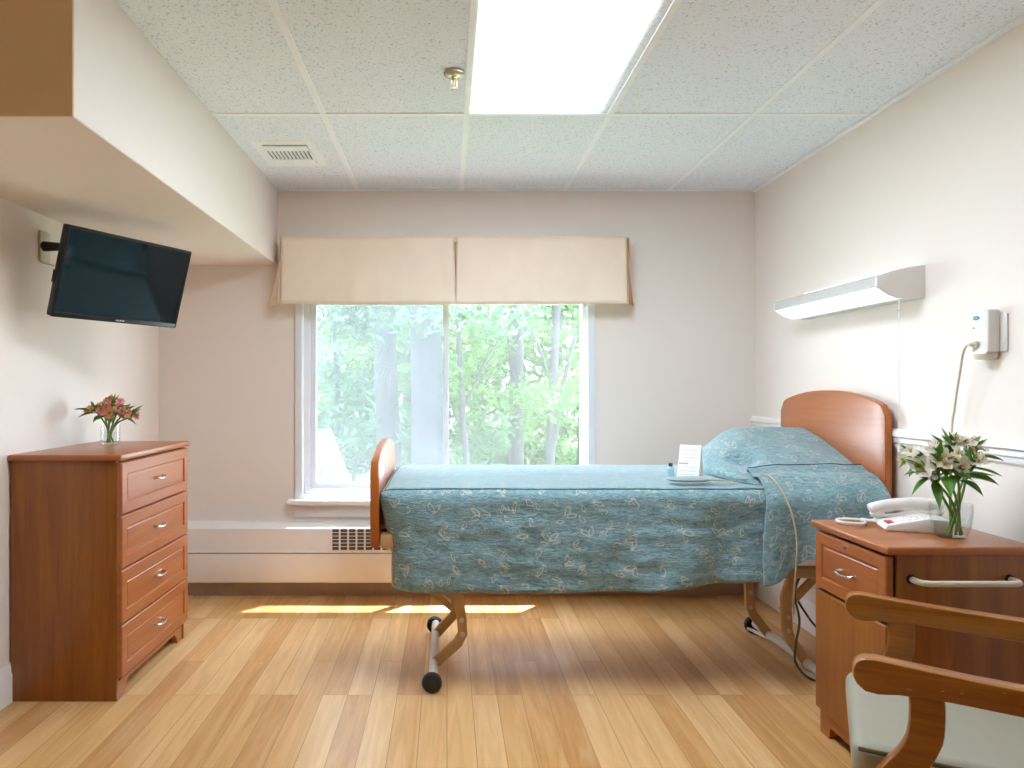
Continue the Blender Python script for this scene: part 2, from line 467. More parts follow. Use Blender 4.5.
MB().box((WX0-.045, YB-.018, .457), (WX1+.03, YB, .530), .004).build('apron', M['trim'], win)

# ------------------------------------------------------------------ valance
val = thing('valance', 'cream box-pleated fabric valance hung above the window', 'valance', (0, 0, 0))
ZV0, ZV1, YV = 1.686, 2.069, 3.975
def panel(x0, x1, seed):
    def fn(u, v):
        x = x0 + (x1-x0)*u; z = ZV0 + (ZV1-ZV0)*v
        k = 1-v
        y = YV - .016*noise.noise((x*5+seed, z*1.2, 0)) * (.15+k) - .006*noise.noise((x*14+seed, z*2, 3))*k - .012*k*k - .003*math.sin(x*9+seed)*k
        e = min(u, 1-u)*(x1-x0)
        if e < .012: y += (.012-e)*1.0
        zz = z - .004*k*noise.noise((x*3, seed, 3))
        return (x + (.006*(u-.5)*2)*k, y, zz)
    return MB().grid(fn, 70, 16).build('panel', M['valance'], val, solid=.005)
panel(-.944, .041, 1.0); panel(.049, 1.025, 8.0)
MB().box((.02, YV+.012, ZV0+.004), (.07, YV+.016, ZV1-.004)).build('pleat_insert', M['lining'], val)
MB().box((-.94, YV+.006, ZV1-.03), (1.022, YB-.002, ZV1-.006), .003).build('mounting_board', M['valance'], val)
def ret(x, s):
    def fn(u, v):
        k = 1-v
        y = YV+.004 + (YB-.008-YV)*u
        xx = x + s*(.004 + (.093 if s < 0 else .056)*u*k**1.3 + .010*math.sin(u*PI)*k)
        return (xx, y, ZV0+.003 + (ZV1-ZV0-.008)*v)
    return MB().grid(fn, 12, 16).build('return_flap', M['lining'] if s > 0 else M['valance'], val, solid=.004)
ret(-.950, -1); ret(1.031, 1)
def ret2(x, s):
    def fn(u, v):
        k = 1-v
        return (x + s*.034*u*k**1.3, YV+.010 + .075*u, ZV0+.006 + (ZV1-ZV0-.03)*v)
    return MB().grid(fn, 8, 12).build('pleat_insert', M['lining'], val, solid=.003)
ret2(-.948, -1)

# ------------------------------------------------------------------ baseboard heater
ht = thing('baseboard_heater', 'long white metal baseboard heater cover under the window', 'heater', (0, YB, 0))
def hbox(lo, hi): return (lo[0], lo[1]-YB, lo[2]), (hi[0], hi[1]-YB, hi[2])
HX0, HX1 = XL+.003, XR-.03
prof = [(-.003, .096), (-.10, .096), (-.105, .104), (-.105, .262), (-.003, .262)]
MB().prism(prof, 'X', HX0, HX1).build('lower_panel', M['trim'], ht)
prof = [(-.003, .268), (-.105, .268), (-.105, .405), (-.075, .433), (-.003, .433)]
MB().prism(prof, 'X', HX0, HX1).build('upper_panel', M['trim'], ht)
for k, gx in enumerate((-.66,)):
    gr = MB().box((gx, -.1075, .285), (gx+.62, -.1055, .405)).build('grille', M['grille'], ht)
    b = MB()
    n = 13
    for i in range(n+1): b.box((gx+i*.62/n-.005, -.112, .283), (gx+i*.62/n+.005, -.1075, .407))
    for j in range(1, 6): b.box((gx, -.1095, .285+j*.02-.0018), (gx+.62, -.1076, .285+j*.02+.0018))
    b.build('grille_bars', M['trim'], gr)

# ------------------------------------------------------------------ ceiling fittings
cl = thing('ceiling_light', 'bright rectangular fluorescent panel recessed in the white tiled ceiling', 'ceiling light', (.388, 2.352, ZC))
b2 = frame_rect(-.296, .262, -.598, .598, .014, 0, .005, .001)
me_f = b2.build('frame', M['grid'], cl); me_f.rotation_euler = (PI/2, 0, 0)
MB().box((-.284, -.586, -.0035), (.247, .586, -.001)).build('diffuser', M['diffuser'], cl, 0)

sp = thing('sprinkler', 'small brass and chrome fire sprinkler head on the ceiling beside the light', 'sprinkler', (.026, 2.57, ZC-.004))
MB().lathe([(0, 0), (.038, 0), (.037, -.006), (.026, -.013), (.014, -.016), (0, -.016)]).build('flange', M['brass'], sp)
b = MB().lathe([(.010, -.014), (.010, -.022), (.006, -.026), (0, -.026)], 16)
for s in (-1, 1): b.tube([(s*.007, 0, -.022), (s*.010, 0, -.034), (s*.008, 0, -.046), (0, 0, -.052)], .0018, 6)
b.build('sprinkler_frame', M['brass'], sp)
MB().tube([(0, 0, -.025), (0, 0, -.05)], .0022, 8).build('glass_bulb', M['orange'], sp)
MB().lathe([(0, -.052), (.013, -.052), (.014, -.054), (0, -.0545)], 20).build('deflector', M['chrome'], sp)

vt = thing('ceiling_vent', 'square white air vent with slotted grille in the ceiling near the window', 'vent', (-.775, 3.475, ZC-.001))
frame_rect(-.155, .155, -.185, .185, .05, 0, .012, .003).build('frame', M['grid'], vt).rotation_euler = (PI/2, 0, 0)
MB().box((-.106, -.136, -.003), (.106, .136, -.001)).build('slot_backing', M['vent_dark'], vt, 0)
b = MB()
b.box((-.106, .052, -.009), (.106, .136, -.003)); b.box((-.106, -.136, -.009), (.106, -.075, -.003))
for i in range(12): b.box((-.106+i*.0193-.0045, -.08, -.010), (-.106+i*.0193+.0045, .06, -.003))
b.build('slats', M['grid'], vt, 0)

# ------------------------------------------------------------------ television
tv = thing('television', 'black flat television on a wall arm above the chest of drawers', 'television', (-1.336, 2.92, 1.655))
tv.rotation_mode = 'XYZ'
Rm = Matrix.Rotation(math.radians(62.9), 3, 'Z') @ Matrix.Rotation(math.radians(16.8), 3, 'X')
tv.rotation_euler = Rm.to_euler('XYZ')
W2, H2 = .298, .178
MB().box((-W2, .002, -H2), (W2, .03, H2), .006).build('cabinet', M['black'], tv)
MB().box((-.2, .03, -.13), (.2, .052, .09), .015).build('back_cover', M['black'], tv)
frame_rect(-W2, W2, -H2, H2, .011, -.006, .004, .003).build('bezel', M['black'], tv)
MB().box((-W2+.01, -.008, -H2+.001), (W2-.01, -.003, -H2+.021), .003).build('bottom_bezel', M['black'], tv)
MB().box((-W2+.009, -.0025, -H2+.018), (W2-.009, .003, H2-.009)).build('screen', M['tvscreen'], tv, 0)
b = MB()
for i in range(7): b.box((-.021+i*.006, -.0088, -H2+.008), (-.017+i*.006, -.008, -H2+.014))
b.build('logo', M['chrome'], tv, 0)['label'] = 'small silver maker mark on the bezel'
MB().box((-W2-.004, .012, -.05), (-W2+.004, .03, .0), .002).build('side_port_cover', M['black'], tv)
inv = Rm.transposed()
def tvl(p): return inv @ (Vector(p) - Vector((-1.336, 2.92, 1.655)))
mloc = Matrix.Translation((0, 0, 0))
wb = MB().box((XL+.001, 2.895, 1.735), (XL+.012, 2.965, 1.865), .004)
to_local = Rm.transposed().to_4x4() @ Matrix.Translation((1.336, -2.92, -1.655))
bmesh.ops.transform(wb.bm, matrix=to_local, verts=wb.bm.verts)
plate = wb.build('wall_plate', M['cream'], tv)
ar = MB().tube([(XL+.01, 2.915, 1.80), (XL+.08, 2.91, 1.797), (XL+.17, 2.96, 1.77)], [.022, .017, .015], 12).tube([(XL+.17, 2.96, 1.80), (XL+.17, 2.96, 1.66)], .014, 12).tube([(XL+.17, 2.96, 1.68), (-1.375, 2.945, 1.665)], .018, 12)
bmesh.ops.transform(ar.bm, matrix=to_local, verts=ar.bm.verts)
ar.build('wall_arm', M['black'], tv)
cb = MB().tube(spline([(XL+.012, 2.885, 1.745), (XL+.03, 2.87, 1.725), (XL+.07, 2.9, 1.715), (-1.45, 2.93, 1.66)]), .003, 6)
bmesh.ops.transform(cb.bm, matrix=to_local, verts=cb.bm.verts)
cb.build('cable', M['cream'], tv)

# ------------------------------------------------------------------ drawer units
def pull(parent, w=.085, out=.026):
    """bow handle in the local YZ plane standing off along +X; parent's face at x=0"""
    pts = [(0, -w/2, 0), (out*.7, -w/2, 0)] + [(out*(.8+.25*math.sin(PI*t)), -w/2+w*t, -.004*math.sin(PI*t)) for t in [i/10 for i in range(1, 10)]] + [(out*.7, w/2, 0), (0, w/2, 0)]
    rr = [.0075, .0048] + [.0042]*9 + [.0048, .0075]
    return MB().tube(pts, rr, 10)
def panel_front(y0, y1, z0, z1, x, s, th=.02, rim=.045, recess=True):
    """drawer front standing on plane x, facing s (+1/-1); with a recessed panel"""
    bm = bmesh.new()
    rects = [(0, 0), (th-.004, 0), (th, .004), (th, rim)]
    if recess: rects += [(th-.006, rim+.004), (th-.006, rim+.010), (th-.004, rim+.014)]
    rings = []
    for d, i in rects:
        rings.append([bm.verts.new((x + s*d, yy, zz)) for yy, zz in ((y0+i, z0+i), (y1-i, z0+i), (y1-i, z1-i), (y0+i, z1-i))])
    for a, c in zip(rings, rings[1:]):
        for k in range(4): bm.faces.new((a[k], a[(k+1)%4], c[(k+1)%4], c[k]))
    bm.faces.new(rings[-1]); bm.faces.new(rings[0][::-1])
    bmesh.ops.recalc_face_normals(bm, faces=bm.faces[:])
    return MB()._merge(bm)

# chest of drawers: carcass 0..depth in x from the wall
CX0, CX1, CY0, CY1 = -1.684, -1.275, 2.70, 3.395
ch = thing('chest_of_drawers', 'cherry wood chest of four drawers standing against the left wall', 'chest of drawers', ((CX0+CX1)/2, (CY0+CY1)/2, 0))
def off(o): o.location = (-(CX0+CX1)/2, -(CY0+CY1)/2, 0); return o
off(MB().box((CX0-.004, CY0-.014, .928), (CX1+.024, CY1+.012, .953), .007, 3).build('top', M['cherryX'], ch))
off(MB().box((CX0, CY0, 0), (CX1, CY0+.02, .928), .002).build('side_panel', M['cherryZ'], ch))
off(MB().box((CX0, CY1-.02, 0), (CX1, CY1, .928), .002).build('side_panel', M['cherryZ'], ch))
off(MB().box((CX0, CY0+.02, .05), (CX0+.012, CY1-.02, .928)).build('back_panel', M['cherryZ'], ch))
off(MB().box((CX0+.012, CY0+.02, .07), (CX1-.001, CY1-.02, .926)).build('carcass', M['dark'], ch))
pl = [(CY0+.02, .085), (CY1-.02, .085), (CY1-.02, 0), (CY1-.075, 0), (CY1-.085, .03), (CY1-.11, .05), (CY0+.11, .05), (CY0+.085, .03), (CY0+.075, 0), (CY0+.02, 0)]
off(MB().prism(pl, 'X', CX1-.03, CX1-.004).build('plinth', M['cherryY'], ch))
zs = [.924, .716, .506, .292, .085]
for i in range(4):
    d = off(panel_front(CY0+.003, CY1-.003, zs[i+1]+.003, zs[i]-.003, CX1, 1).build('drawer', M['cherryY'], ch, 25))
    h = pull(d).build('handle', M['chrome'], d); h.location = (CX1+.0155, (CY0+CY1)/2, (zs[i]+zs[i+1])/2 + .004)
    h['label'] = 'chrome bow handle'

# nightstand
NX0, NX1, NY0, NY1 = 1.330, 1.738, 2.068, 2.475
ns = thing('nightstand', 'cherry wood nightstand with one drawer and a door beside the bed head', 'nightstand', ((NX0+NX1)/2, (NY0+NY1)/2, 0))
def offn(o): o.location = (-(NX0+NX1)/2, -(NY0+NY1)/2, 0); return o
offn(MB().box((NX0-.038, NY0-.016, .718), (NX1+.008, NY1+.014, .743), .007, 3).build('top', M['cherryX'], ns))
offn(MB().box((NX0, NY0, 0), (NX1, NY0+.018, .718), .002).build('side_panel', M['cherryZ'], ns))
offn(MB().box((NX0, NY1-.018, 0), (NX1, NY1, .718), .002).build('side_panel', M['cherryZ'], ns))
offn(MB().box((NX0+.001, NY0+.018, .07), (NX1-.001, NY1-.018, .716)).build('carcass', M['dark'], ns))
offn(MB().box((NX0-.009, NY0+.008, .09), (NX0+.0, NY1-.01, .714)).build('front_gap', M['dark'], ns))
pl = [(NY0+.02, .088), (NY1-.004, .088), (NY1-.004, 0), (NY1-.06, 0), (NY1-.07, .04), (NY0+.085, .04), (NY0+.075, 0), (NY0+.02, 0)]
offn(MB().prism(pl, 'X', NX0-.012, NX0+.012).build('plinth', M['cherryY'], ns))
dr = offn(panel_front(NY0+.006, NY1-.003, .513, .708, NX0-.009, -1, .021, .038).build('drawer', M['cherryY'], ns, 25))
h = pull(dr, .08).build('handle', M['chrome'], dr); h.location = (NX0-.0255, (NY0+NY1)/2+.005, .604); h.rotation_euler = (0, 0, PI); h['label'] = 'chrome bow handle'
lk = MB().lathe([(0, .004), (.007, .004), (.0085, 0), (.0085, -.004), (0, -.004)], 18).build('lock', M['chrome'], dr); lk.rotation_euler = (0, -PI/2, 0); lk.location = (NX0-.031, (NY0+NY1)/2+.01, .688)
offn(panel_front(NY0+.006, NY1-.003, .09, .504, NX0-.009, -1, .021, .05, False).build('door', M['cherryZ'], ns, 25))
rl = [(1.372, NY0+.001, .645), (1.372, NY0-.03, .645), (1.378, NY0-.043, .645), (1.392, NY0-.05, .645), (1.64, NY0-.05, .645), (1.656, NY0-.043, .645), (1.662, NY0-.03, .645), (1.662, NY0+.001, .645)]
offn(MB().tube(rl, .0092, 12).build('towel_rail', M['cream'], ns))['label'] = 'cream towel rail on the side'
for x in (1.372, 1.662):
    f = MB().lathe([(0, .005), (.013, .005), (.015, 0), (0, 0)], 20).build('rail_flange', M['black'], ns)
    f.rotation_euler = (PI/2, 0, 0); f.location = (x-(NX0+NX1)/2, NY0-(NY0+NY1)/2, .645)

# ------------------------------------------------------------------ hospital bed
BY0, BY1, BYC = 2.80, 3.68, 3.24
bed = thing('hospital_bed', 'adjustable hospital bed with cherry wood headboard and footboard by the window', 'bed', (.72, BYC, 0))
def offb(o): o.location = (-.72, -BYC, 0); return o
def board(x0, x1, zb, zsh, zpk, name, edgew=.006):
    pts = [(BY0+.03, zb), (BY0, zb+.03)]
    n = 28
    top = []
    for i in range(n+1):
        t = i/n; y = BY0 + (BY1-BY0)*t
        z = zsh + (zpk-zsh)*(1-abs(2*t-1)**2.2)
        e = min(t, 1-t)*(BY1-BY0)
        if e < .05: z -= .04*(1-math.sqrt(max(0, 1-((.05-e)/.05)**2)))
        top.append((y, z))
    pts += top + [(BY1, zb+.03), (BY1-.03, zb)]
    o = offb(MB().prism(pts, 'X', x0, x1, .006).build(name, M['cherryY'], bed))
    # edge banding: a strip around the outline
    b = MB(); bm = b.bm; ring = pts
    cy, cz = BYC, (zb+zpk)/2
    A = []
    xm0, xm1 = x0+.005, x1-.005
    for (y, z) in ring:
        d = Vector((y-cy, z-cz)).normalized()*.003
        A.append((bm.verts.new((xm0, y+d.x, z+d.y)), bm.verts.new((xm1, y+d.x, z+d.y)), bm.verts.new((xm0, y-d.x*2, z-d.y*2)), bm.verts.new((xm1, y-d.x*2, z-d.y*2))))
    m = len(A)
    for k in range(m):
        a, c = A[k], A[(k+1) % m]
        bm.faces.new((a[0], a[1], c[1], c[0])); bm.faces.new((a[2], c[2], c[3], a[3]))
        bm.faces.new((a[0], c[0], c[2], a[2])); bm.faces.new((a[1], a[3], c[3], c[1]))
    bmesh.ops.recalc_face_normals(bm, faces=bm.faces[:])
    b.build('edge_band', M['edge'], o)
    return o
board(1.752, 1.782, .45, 1.135, 1.196, 'headboard')
board(-.308, -.272, .565, .905, .968, 'footboard')
offb(MB().box((-.255, BY0+.02, .62), (1.745, BY1-.02, .785), .05, 4).build('mattress', M['mattress'], bed))
offb(MB().box((-.24, BY0+.05, .56), (1.74, BY1-.05, .618), .006).build('deck', M['tan'], bed))
for y in (BY0+.06, BY1-.06):
    offb(MB().box((-.2, y-.015, .435), (1.745, y+.015, .482), .006).build('side_rail', M['tan'], bed))
for x in (.2, .7, 1.2):
    offb(MB().box((x-.02, BY0+.06, .445), (x+.02, BY1-.06, .475), .004).build('cross_member', M['tan'], bed))
    offb(MB().box((x-.015, BYC-.02, .47), (x+.015, BYC+.02, .565)).build('deck_support', M['tan'], bed))
for x, s in ((-.272, 1), (1.752, -1)):
    for y in (BY0+.12, BY1-.12):
        offb(MB().box((min(x, x+s*.07), y-.02, .56), (max(x, x+s*.07), y+.02, .62), .004).build('board_bracket', M['tan'], bed))
b = MB().box((-.268, BY0+.0, .565), (-.215, BY0+.045, .625), .012).tube([(-.24, BY0+.02, .60), (-.232, BY0+.01, .56)], .014, 10)
offb(b.build('corner_bumper', M['tan'], bed))['label'] = 'tan corner bumper near the footboard'
def leg_set(ax, path_near, path_far, strut_near=None, strut_far=None, wheels=((2.78), (3.46)), ww=.026):
    offb(MB().tube([(ax, wheels[0]+.02, .052), (ax, wheels[1]-.02, .052)], .019, 14).build('axle_tube', M['whitemetal'], bed))
    for y, p, st in ((2.955, path_near, strut_near), (3.30, path_far, strut_far)):
        o = offb(MB().bar(p, .042, .024, y0=y).build('leg', M['tan'], bed))
        for q in p[2:4]:
            MB().tube([(q[0], y-.012, q[1]), (q[0], y-.019, q[1])], .0095, 10).build('bolt', M['cream'], o)
        if st: offb(MB().bar(st, .034, .018, y0=y+.022).build('strut', M['tan'], bed))
    for y in wheels:
        prof = [(0, -.020), (.028, -.020), (.036, -.016), (.040, -.006), (.040, .006), (.036, .016), (.028, .020), (0, .020)]
        w = MB().lathe(prof, 28).build('wheel', M['rubber'], bed); w.rotation_euler = (PI/2, 0, 0); w.location = (ax-.005-.72, y-BYC, .0405)
        MB().lathe([(0, -.022), (.014, -.022), (.018, -.019), (.018, .019), (.014, .022), (0, .022)], 20).build('hub', M['black'], w)
leg_set(-.055, [(-.052, .05), (.045, .135), (.066, .175), (.062, .235), (.052, .30), (.03, .45)],
        [(-.052, .05), (.03, .14), (.045, .17), (.04, .24), (.034, .30), (.02, .45)], [(.066, .16), (.05, .34), (.06, .46)], [(.045, .15), (-.07, .25), (-.2, .45)])
leg_set(1.515, [(1.518, .05), (1.448, .15), (1.435, .19), (1.433, .245), (1.428, .325), (1.47, .45)],
        [(1.515, .05), (1.445, .14), (1.426, .18), (1.424, .25), (1.422, .30), (1.44, .45)], [(1.425, .26), (1.56, .40), (1.6, .45)], None)
for y0, y1 in ((3.44, 3.28), (2.93, 2.78)):
    offb(MB().tube([(1.475, y0, .028), (1.50, y0-.02, .022), (1.515, (y0+y1)/2, .022), (1.55, y1, .022), (1.58, y1+.02, .03)], .008, 8).build('brake_pedal', M['whitemetal'], bed))

# ------------------------------------------------------------------ bedspread (cloth over the mattress)
def fbm(x, y, z=0): return noise.fractal((x, y, z), 1.0, 2.0, 4)
XS0, XS1 = -.27, 1.745
sec = []   # (Y, z-weight) cross-section built from arc length
R = .05
YN, YFAR, ZT = 2.775, 3.70, .806
def hem(x):
    z = .402
    if x > .5: z += .045*min(1, (x-.5)/.75)**1.5
    z += .10*max(0, min(1, (x-1.27)/.18))
    return z + .006*noise.noise((x*6, 0, 0))
def smooth(t): t = max(0, min(1, t)); return t*t*(3-2*t)
def spread_fn(u, v):
    x = XS0 + (XS1-XS0)*u
    Ls, La, Lt = .36, R*PI/2, YFAR-YN-2*R
    tot = 2*Ls + 2*La + Lt; d = v*tot
    hz = hem(x); scale = (ZT-R-hz)/Ls
    side = 0
    if d < Ls: y = YN; z = hz + d*scale; side = 1 - d/Ls; sg = -1; w = 1
    elif d < Ls+La:
        a = (d-Ls)/R; y = YN+R-R*math.cos(a); z = ZT-R+R*math.sin(a); sg = -1; w = math.cos(a)
    elif d < Ls+La+Lt:
        y = YN+R+(d-Ls-La); z = ZT; sg = 0; w = 0
    elif d < Ls+2*La+Lt:
        a = (d-Ls-La-Lt)/R; y = YFAR-R+R*math.sin(a); z = ZT-R+R*math.cos(a); sg = 1; w = math.sin(a)
    else:
        q = (d-Ls-2*La-Lt)/Ls; y = YFAR; z = ZT-R-q*.30; sg = 1; w = 1; side = q
    # wrinkles
    n1 = noise.noise((x*2.2+3, z*5, 1.3)); n2 = noise.noise((x*7+z*4, z*22+x*2, 4.1)); n3 = noise.noise((x*13, z*34, 9.0))
    amp = w*(.25+.75*min(1, side*2+.25))
    n4 = noise.noise((x*5 - z*9, z*6 + x*7, 2.2))
    dy = amp*(.010*n1 + .008*n2 + .005*n3 + .009*n4)
    # broad hanging folds towards the head
    fold = smooth((x-.55)/.35)*(1-smooth((x-1.22)/.1))
    dy += w*side*fold*(.030*math.sin((x-.55)*13 + side*.8) + .010*math.sin(x*31))
    dy -= w*side*.012
    y += sg*abs(0)+ (dy if sg >= 0 else dy)
    if sg == 0: z += .004*noise.noise((x*4, y*4, 0)) + .002*noise.noise((x*12, y*9, 5)) + .006*smooth(1-abs(y-BYC)/.4)
    elif w > 0 and side == 0: z += .002*n2
    # rounded foot-end corner
    rc = .07 + .06*min(1, side*2)*w
    e = x-XS0
    if e < rc:
        k = rc - math.sqrt(max(0, rc*rc-(rc-e)**2))
        y -= sg*k*w*.9
        z -= (1-w)*k*.6
    # hanging part pulls back from the footboard
    if side > 0 and sg < 0: x = x + (.045*min(1, side*1.6))*max(0, 1-(x-XS0)/.5)
    return (x, y, z)
def spread_uv(u, v): return ((XS0+(XS1-XS0)*u), v*1.72)
sb = MB().grid(spread_fn, 260, 120, spread_uv, flip=True).build('bedspread', M['spread'], smooth=180, solid=.006)
tag(sb, 'teal bedspread with cream leaf motifs draped over the hospital bed', 'bedspread')

def dark_line(pts, name='edge_line'):  # dark teal tube laid along the spread's top edges
    return MB().tube(spline(pts, 6), .0032, 8).build(name, M['dark_line'], sb)
ZS = ZT+.002
VT = 2*.36 + PI*R + (YFAR-YN-2*R)
def on_spread(u, d, lift=.003):
    p = Vector(spread_fn(u, d/VT)); return p + Vector((0, -.4, 1))*lift
dark_line([on_spread(.004+.77*i/40, .36+R*1.15) for i in range(41)])
dark_line([on_spread(.010, .36+R*1.15+(YFAR-YN-.02)*i/14) for i in range(15)])

# pillow: propped on the headboard, covered in the same cloth
def px0(y): return 1.195 + .15*(abs(y-3.18)/.46)**2
def pz(x, y):
    ey = max(0, min(1, (y-2.85)/.58))
    x0 = px0(y)
    ex = max(0, min(1, (x-x0)/.24))
    fx = (1-(1-ex)**2.4)**(1/2.0)
    fy = ey**.78 if y < 3.43 else math.sqrt(max(0, 1-((y-3.43)/.25)**2.6))
    return .205*fx*fy
def pil_fn(u, v):
    y = 2.85 + (3.675-2.85)*(0.5-0.5*math.cos(PI*v))
    x0 = px0(y)
    uu = u**1.5
    x = x0 + (1.748-x0)*uu
    h = pz(x, y)
    w = .007*noise.noise((x*7, y*5, 2)) + .004*noise.noise((x*16, y*9, 7))
    # dimple near the front
    h -= .045*math.exp(-(((x-1.33)/.05)**2 + ((y-3.09)/.07)**2))
    z = .812 + h + w*min(1, h/.05)
    bulge = .042*math.sin(PI*min(1, h/.13))*(1-uu)**4
    return (x-bulge, y, z)
pb = MB().grid(pil_fn, 90, 90, lambda u, v: (u*.66+5, v*1.0+.3), flip=False)
def pil_bot(u, v):
    y = 2.85 + (3.675-2.85)*(0.5-0.5*math.cos(PI*v)); x0 = px0(y)
    return (x0 + (1.748-x0)*u, y, .8115)
pb.grid(pil_bot, 20, 20, flip=True)
po = pb.build('pillow', M['spread'], smooth=180)
tag(po, 'plump pillow under matching teal cloth propped on the headboard', 'pillow')

# flap of the spread hanging below the pillow
def flap_fn(u, v):
    xt = 1.27 + (1.748-1.27)*u; xb = 1.232 + (1.748-1.232)*u
    zc = .815 + pz(max(xt, 1.30), 2.955) + .006
    hz = .44 + .10*smooth((xb-1.25)/.2) + .004*math.sin(xb*30)
    prof = [(2.965, zc-.004), (2.95, zc+.008), (2.90, zc-.018), (2.84, .5*zc+.5*.812), (2.785, .806), (2.757, .765), (2.748, .70), (2.745, .60), (2.74, hz)]
    q = v*(len(prof)-1); i = min(int(q), len(prof)-2); t = q-i
    P = [Vector(prof[max(0, min(len(prof)-1, i+k))]) for k in (-1, 0, 1, 2)]
    a, b, c, d = P
    p = .5*((2*b)+(c-a)*t+(2*a-5*b+4*c-d)*t*t+(3*b-a-3*c+d)*t**3)
    y, z = p; k = smooth((v-.4)/.6)
    x = xt*(1-k)+xb*k
    y -= k*(.020*math.sin((x-1.23)*26+.6)*(.4+.6*k) + .006*noise.noise((x*9, z*9, 1)))
    m = smooth(v/.3)*(1-smooth((v-.5)/.2))
    z += m*.012*noise.noise((x*7, y*11, 3)) + .004*noise.noise((x*17, y*25+z*9, 5))
    y += m*.01*noise.noise((x*8, z*9, 8))
    return (x, y, z)
FL = [0]
for i in range(89): FL.append(FL[-1] + (Vector(flap_fn(.5, (i+1)/89))-Vector(flap_fn(.5, i/89))).length)
fl = MB().grid(flap_fn, 80, 90, lambda u, v: (u*.5+9.2, .66-FL[min(89, int(v*89+.5))]), flip=True).build('pillow_flap', M['spread'], sb, smooth=180, solid=.006)
MB().tube(spline([Vector(flap_fn(i/20, .09)) + Vector((0, -.002, .006)) for i in range(21)], 4), .0026, 8).build('edge_line', M['dark_line'], sb)  # shadow between pillow and flap, modelled as a dark tube

# ------------------------------------------------------------------ things on the bed
br = thing('bed_remote', 'grey-green bed handset lying on the bedspread in front of the white card', 'remote control', (1.005, 2.905, .822))
b = MB()
bm = bmesh.new(); bmesh.ops.create_uvsphere(bm, u_segments=28, v_segments=12, radius=1)
b._merge(bm, Matrix.Translation((0, 0, .010)) @ Matrix.Diagonal((.095, .045, .012, 1)))
b.build('handset', M['greyplastic'], br)
MB().tube(spline([(.085, 0, .008), (.15, -.02, .006), (.2, .0, .008), (.265, .01, .01), (.285, -.02, .030), (.30, -.07, .032), (.315, -.135, -.01), (.335, -.185, -.10), (.348, -.197, -.2), (.346, -.197, -.30), (.345, -.18, -.42), (.36, -.15, -.5)]), .0034, 8).build('cord', M['cordtan'], br)['label'] = 'cream cord trailing over the side of the bed'
cd = thing('tent_card', 'white folded card standing on the bed in front of the pillow', 'card', (1.055, 3.02, .816), math.radians(-36))
MB().prism([(-.038, 0), (.036, 0), (.012, .147), (.008, .147)], 'X', -.052, .04, .001).build('card', M['paper'], cd)
b = MB()
n = Vector((0, -.147, .046)).normalized()
def cardpt(s): return -.038 + .046*s, .147*s
for s, x0, x1 in ((.84, -.042, .03), (.74, -.042, .02), (.64, -.042, .03), (.36, .0, .03), (.26, -.042, .03), (.16, -.042, .02)):
    y, z = cardpt(s); MB().box((x0, y-.0006, z-.0016), (x1, y+.001, z+.0016)).build('print_line', M['ink'], cd, 0)
y, z = cardpt(.47)
MB().box((-.048, y-.0018, z-.003), (-.008, y+.001, z+.003)).build('orange_line', M['orange'], cd, 0)
bt = thing('small_bottle', 'small pale blue bottle with dark cap peeking from behind the white card', 'bottle', (.985, 3.085, .816))
MB().lathe([(0, 0), (.014, 0), (.015, .004), (.015, .038), (.009, .046), (.008, .05), (0, .05)], 20).build('bottle_body', M['blue'], bt)
MB().lathe([(0, .049), (.0095, .049), (.0095, .062), (.008, .064), (0, .064)], 20).build('cap', M['navy'], bt)

# cables below the bed
cbl = MB().tube(spline([(1.47, 2.9, .45), (1.44, 2.9, .36), (1.47, 2.92, .24), (1.455, 2.92, .14), (1.46, 2.93, .06), (1.50, 2.9, .008), (1.56, 2.86, .006)]), .005, 8).build('power_cable', M['piping'])
tag(cbl, 'brown cable hanging from the bed frame to the floor in front of the head legs', 'cable')
cbl = MB().tube(spline([(1.49, 3.02, .44), (1.485, 3.0, .34), (1.54, 3.0, .24), (1.60, 3.02, .17), (1.68, 3.04, .08), (1.76, 3.1, .012)]), .0045, 8).build('power_cable', M['black'])
tag(cbl, 'black cable sloping from the bed legs towards the right wall behind the nightstand', 'cable')

# ------------------------------------------------------------------ wall light over the bed
LY0, LY1 = 2.645, 3.485
wl = thing('wall_light', 'long white lit fluorescent wall light mounted above the headboard', 'wall light', (XR, (LY0+LY1)/2, 1.55))
yc = (LY0+LY1)/2
cap = [(0, .0), (0, .125), (-.06, .118), (-.12, .105), (-.182, .083), (-.182, .046), (-.165, .034), (-.13, .012), (-.10, .0)]
for y0, y1 in ((LY0-yc, LY0-yc+.012), (LY1-yc-.012, LY1-yc)):
    MB().prism(cap, 'Y', y0, y1, .002).build('end_cap', M['plastic'], wl)
top = [(-.001, .11), (-.001, .122), (-.06, .115), (-.12, .102), (-.180, .081), (-.180, .045), (-.172, .045), (-.172, .076), (-.12, .094), (-.06, .107)]
MB().prism(top, 'Y', LY0-yc+.012, LY1-yc-.012).build('housing', M['lightgrey'], wl)
MB().box((-.055, LY0-yc+.05, .1205), (-.008, LY1-yc-.05, .1245)).build('uplight_lens', M['wlens'], wl, 0)
dif = [(-.171, .046), (-.177, .043), (-.162, .031), (-.13, .011), (-.10, .002), (-.07, .002), (-.07, .008), (-.10, .01)]
MB().prism(dif, 'Y', LY0-yc+.012, LY1-yc-.012).build('diffuser', M['wlens'], wl)
MB().box((-.07, LY0-yc+.012, .0), (-.001, LY1-yc-.012, .012)).build('bottom_plate', M['whitemetal'], wl)
pc = MB().tube([(-.085, LY0-yc+.022, .002), (-.085, LY0-yc+.022, -.05), (-.083, LY0-yc+.022, -.56)], .0016, 6).build('pull_cord', M['paper'], wl)
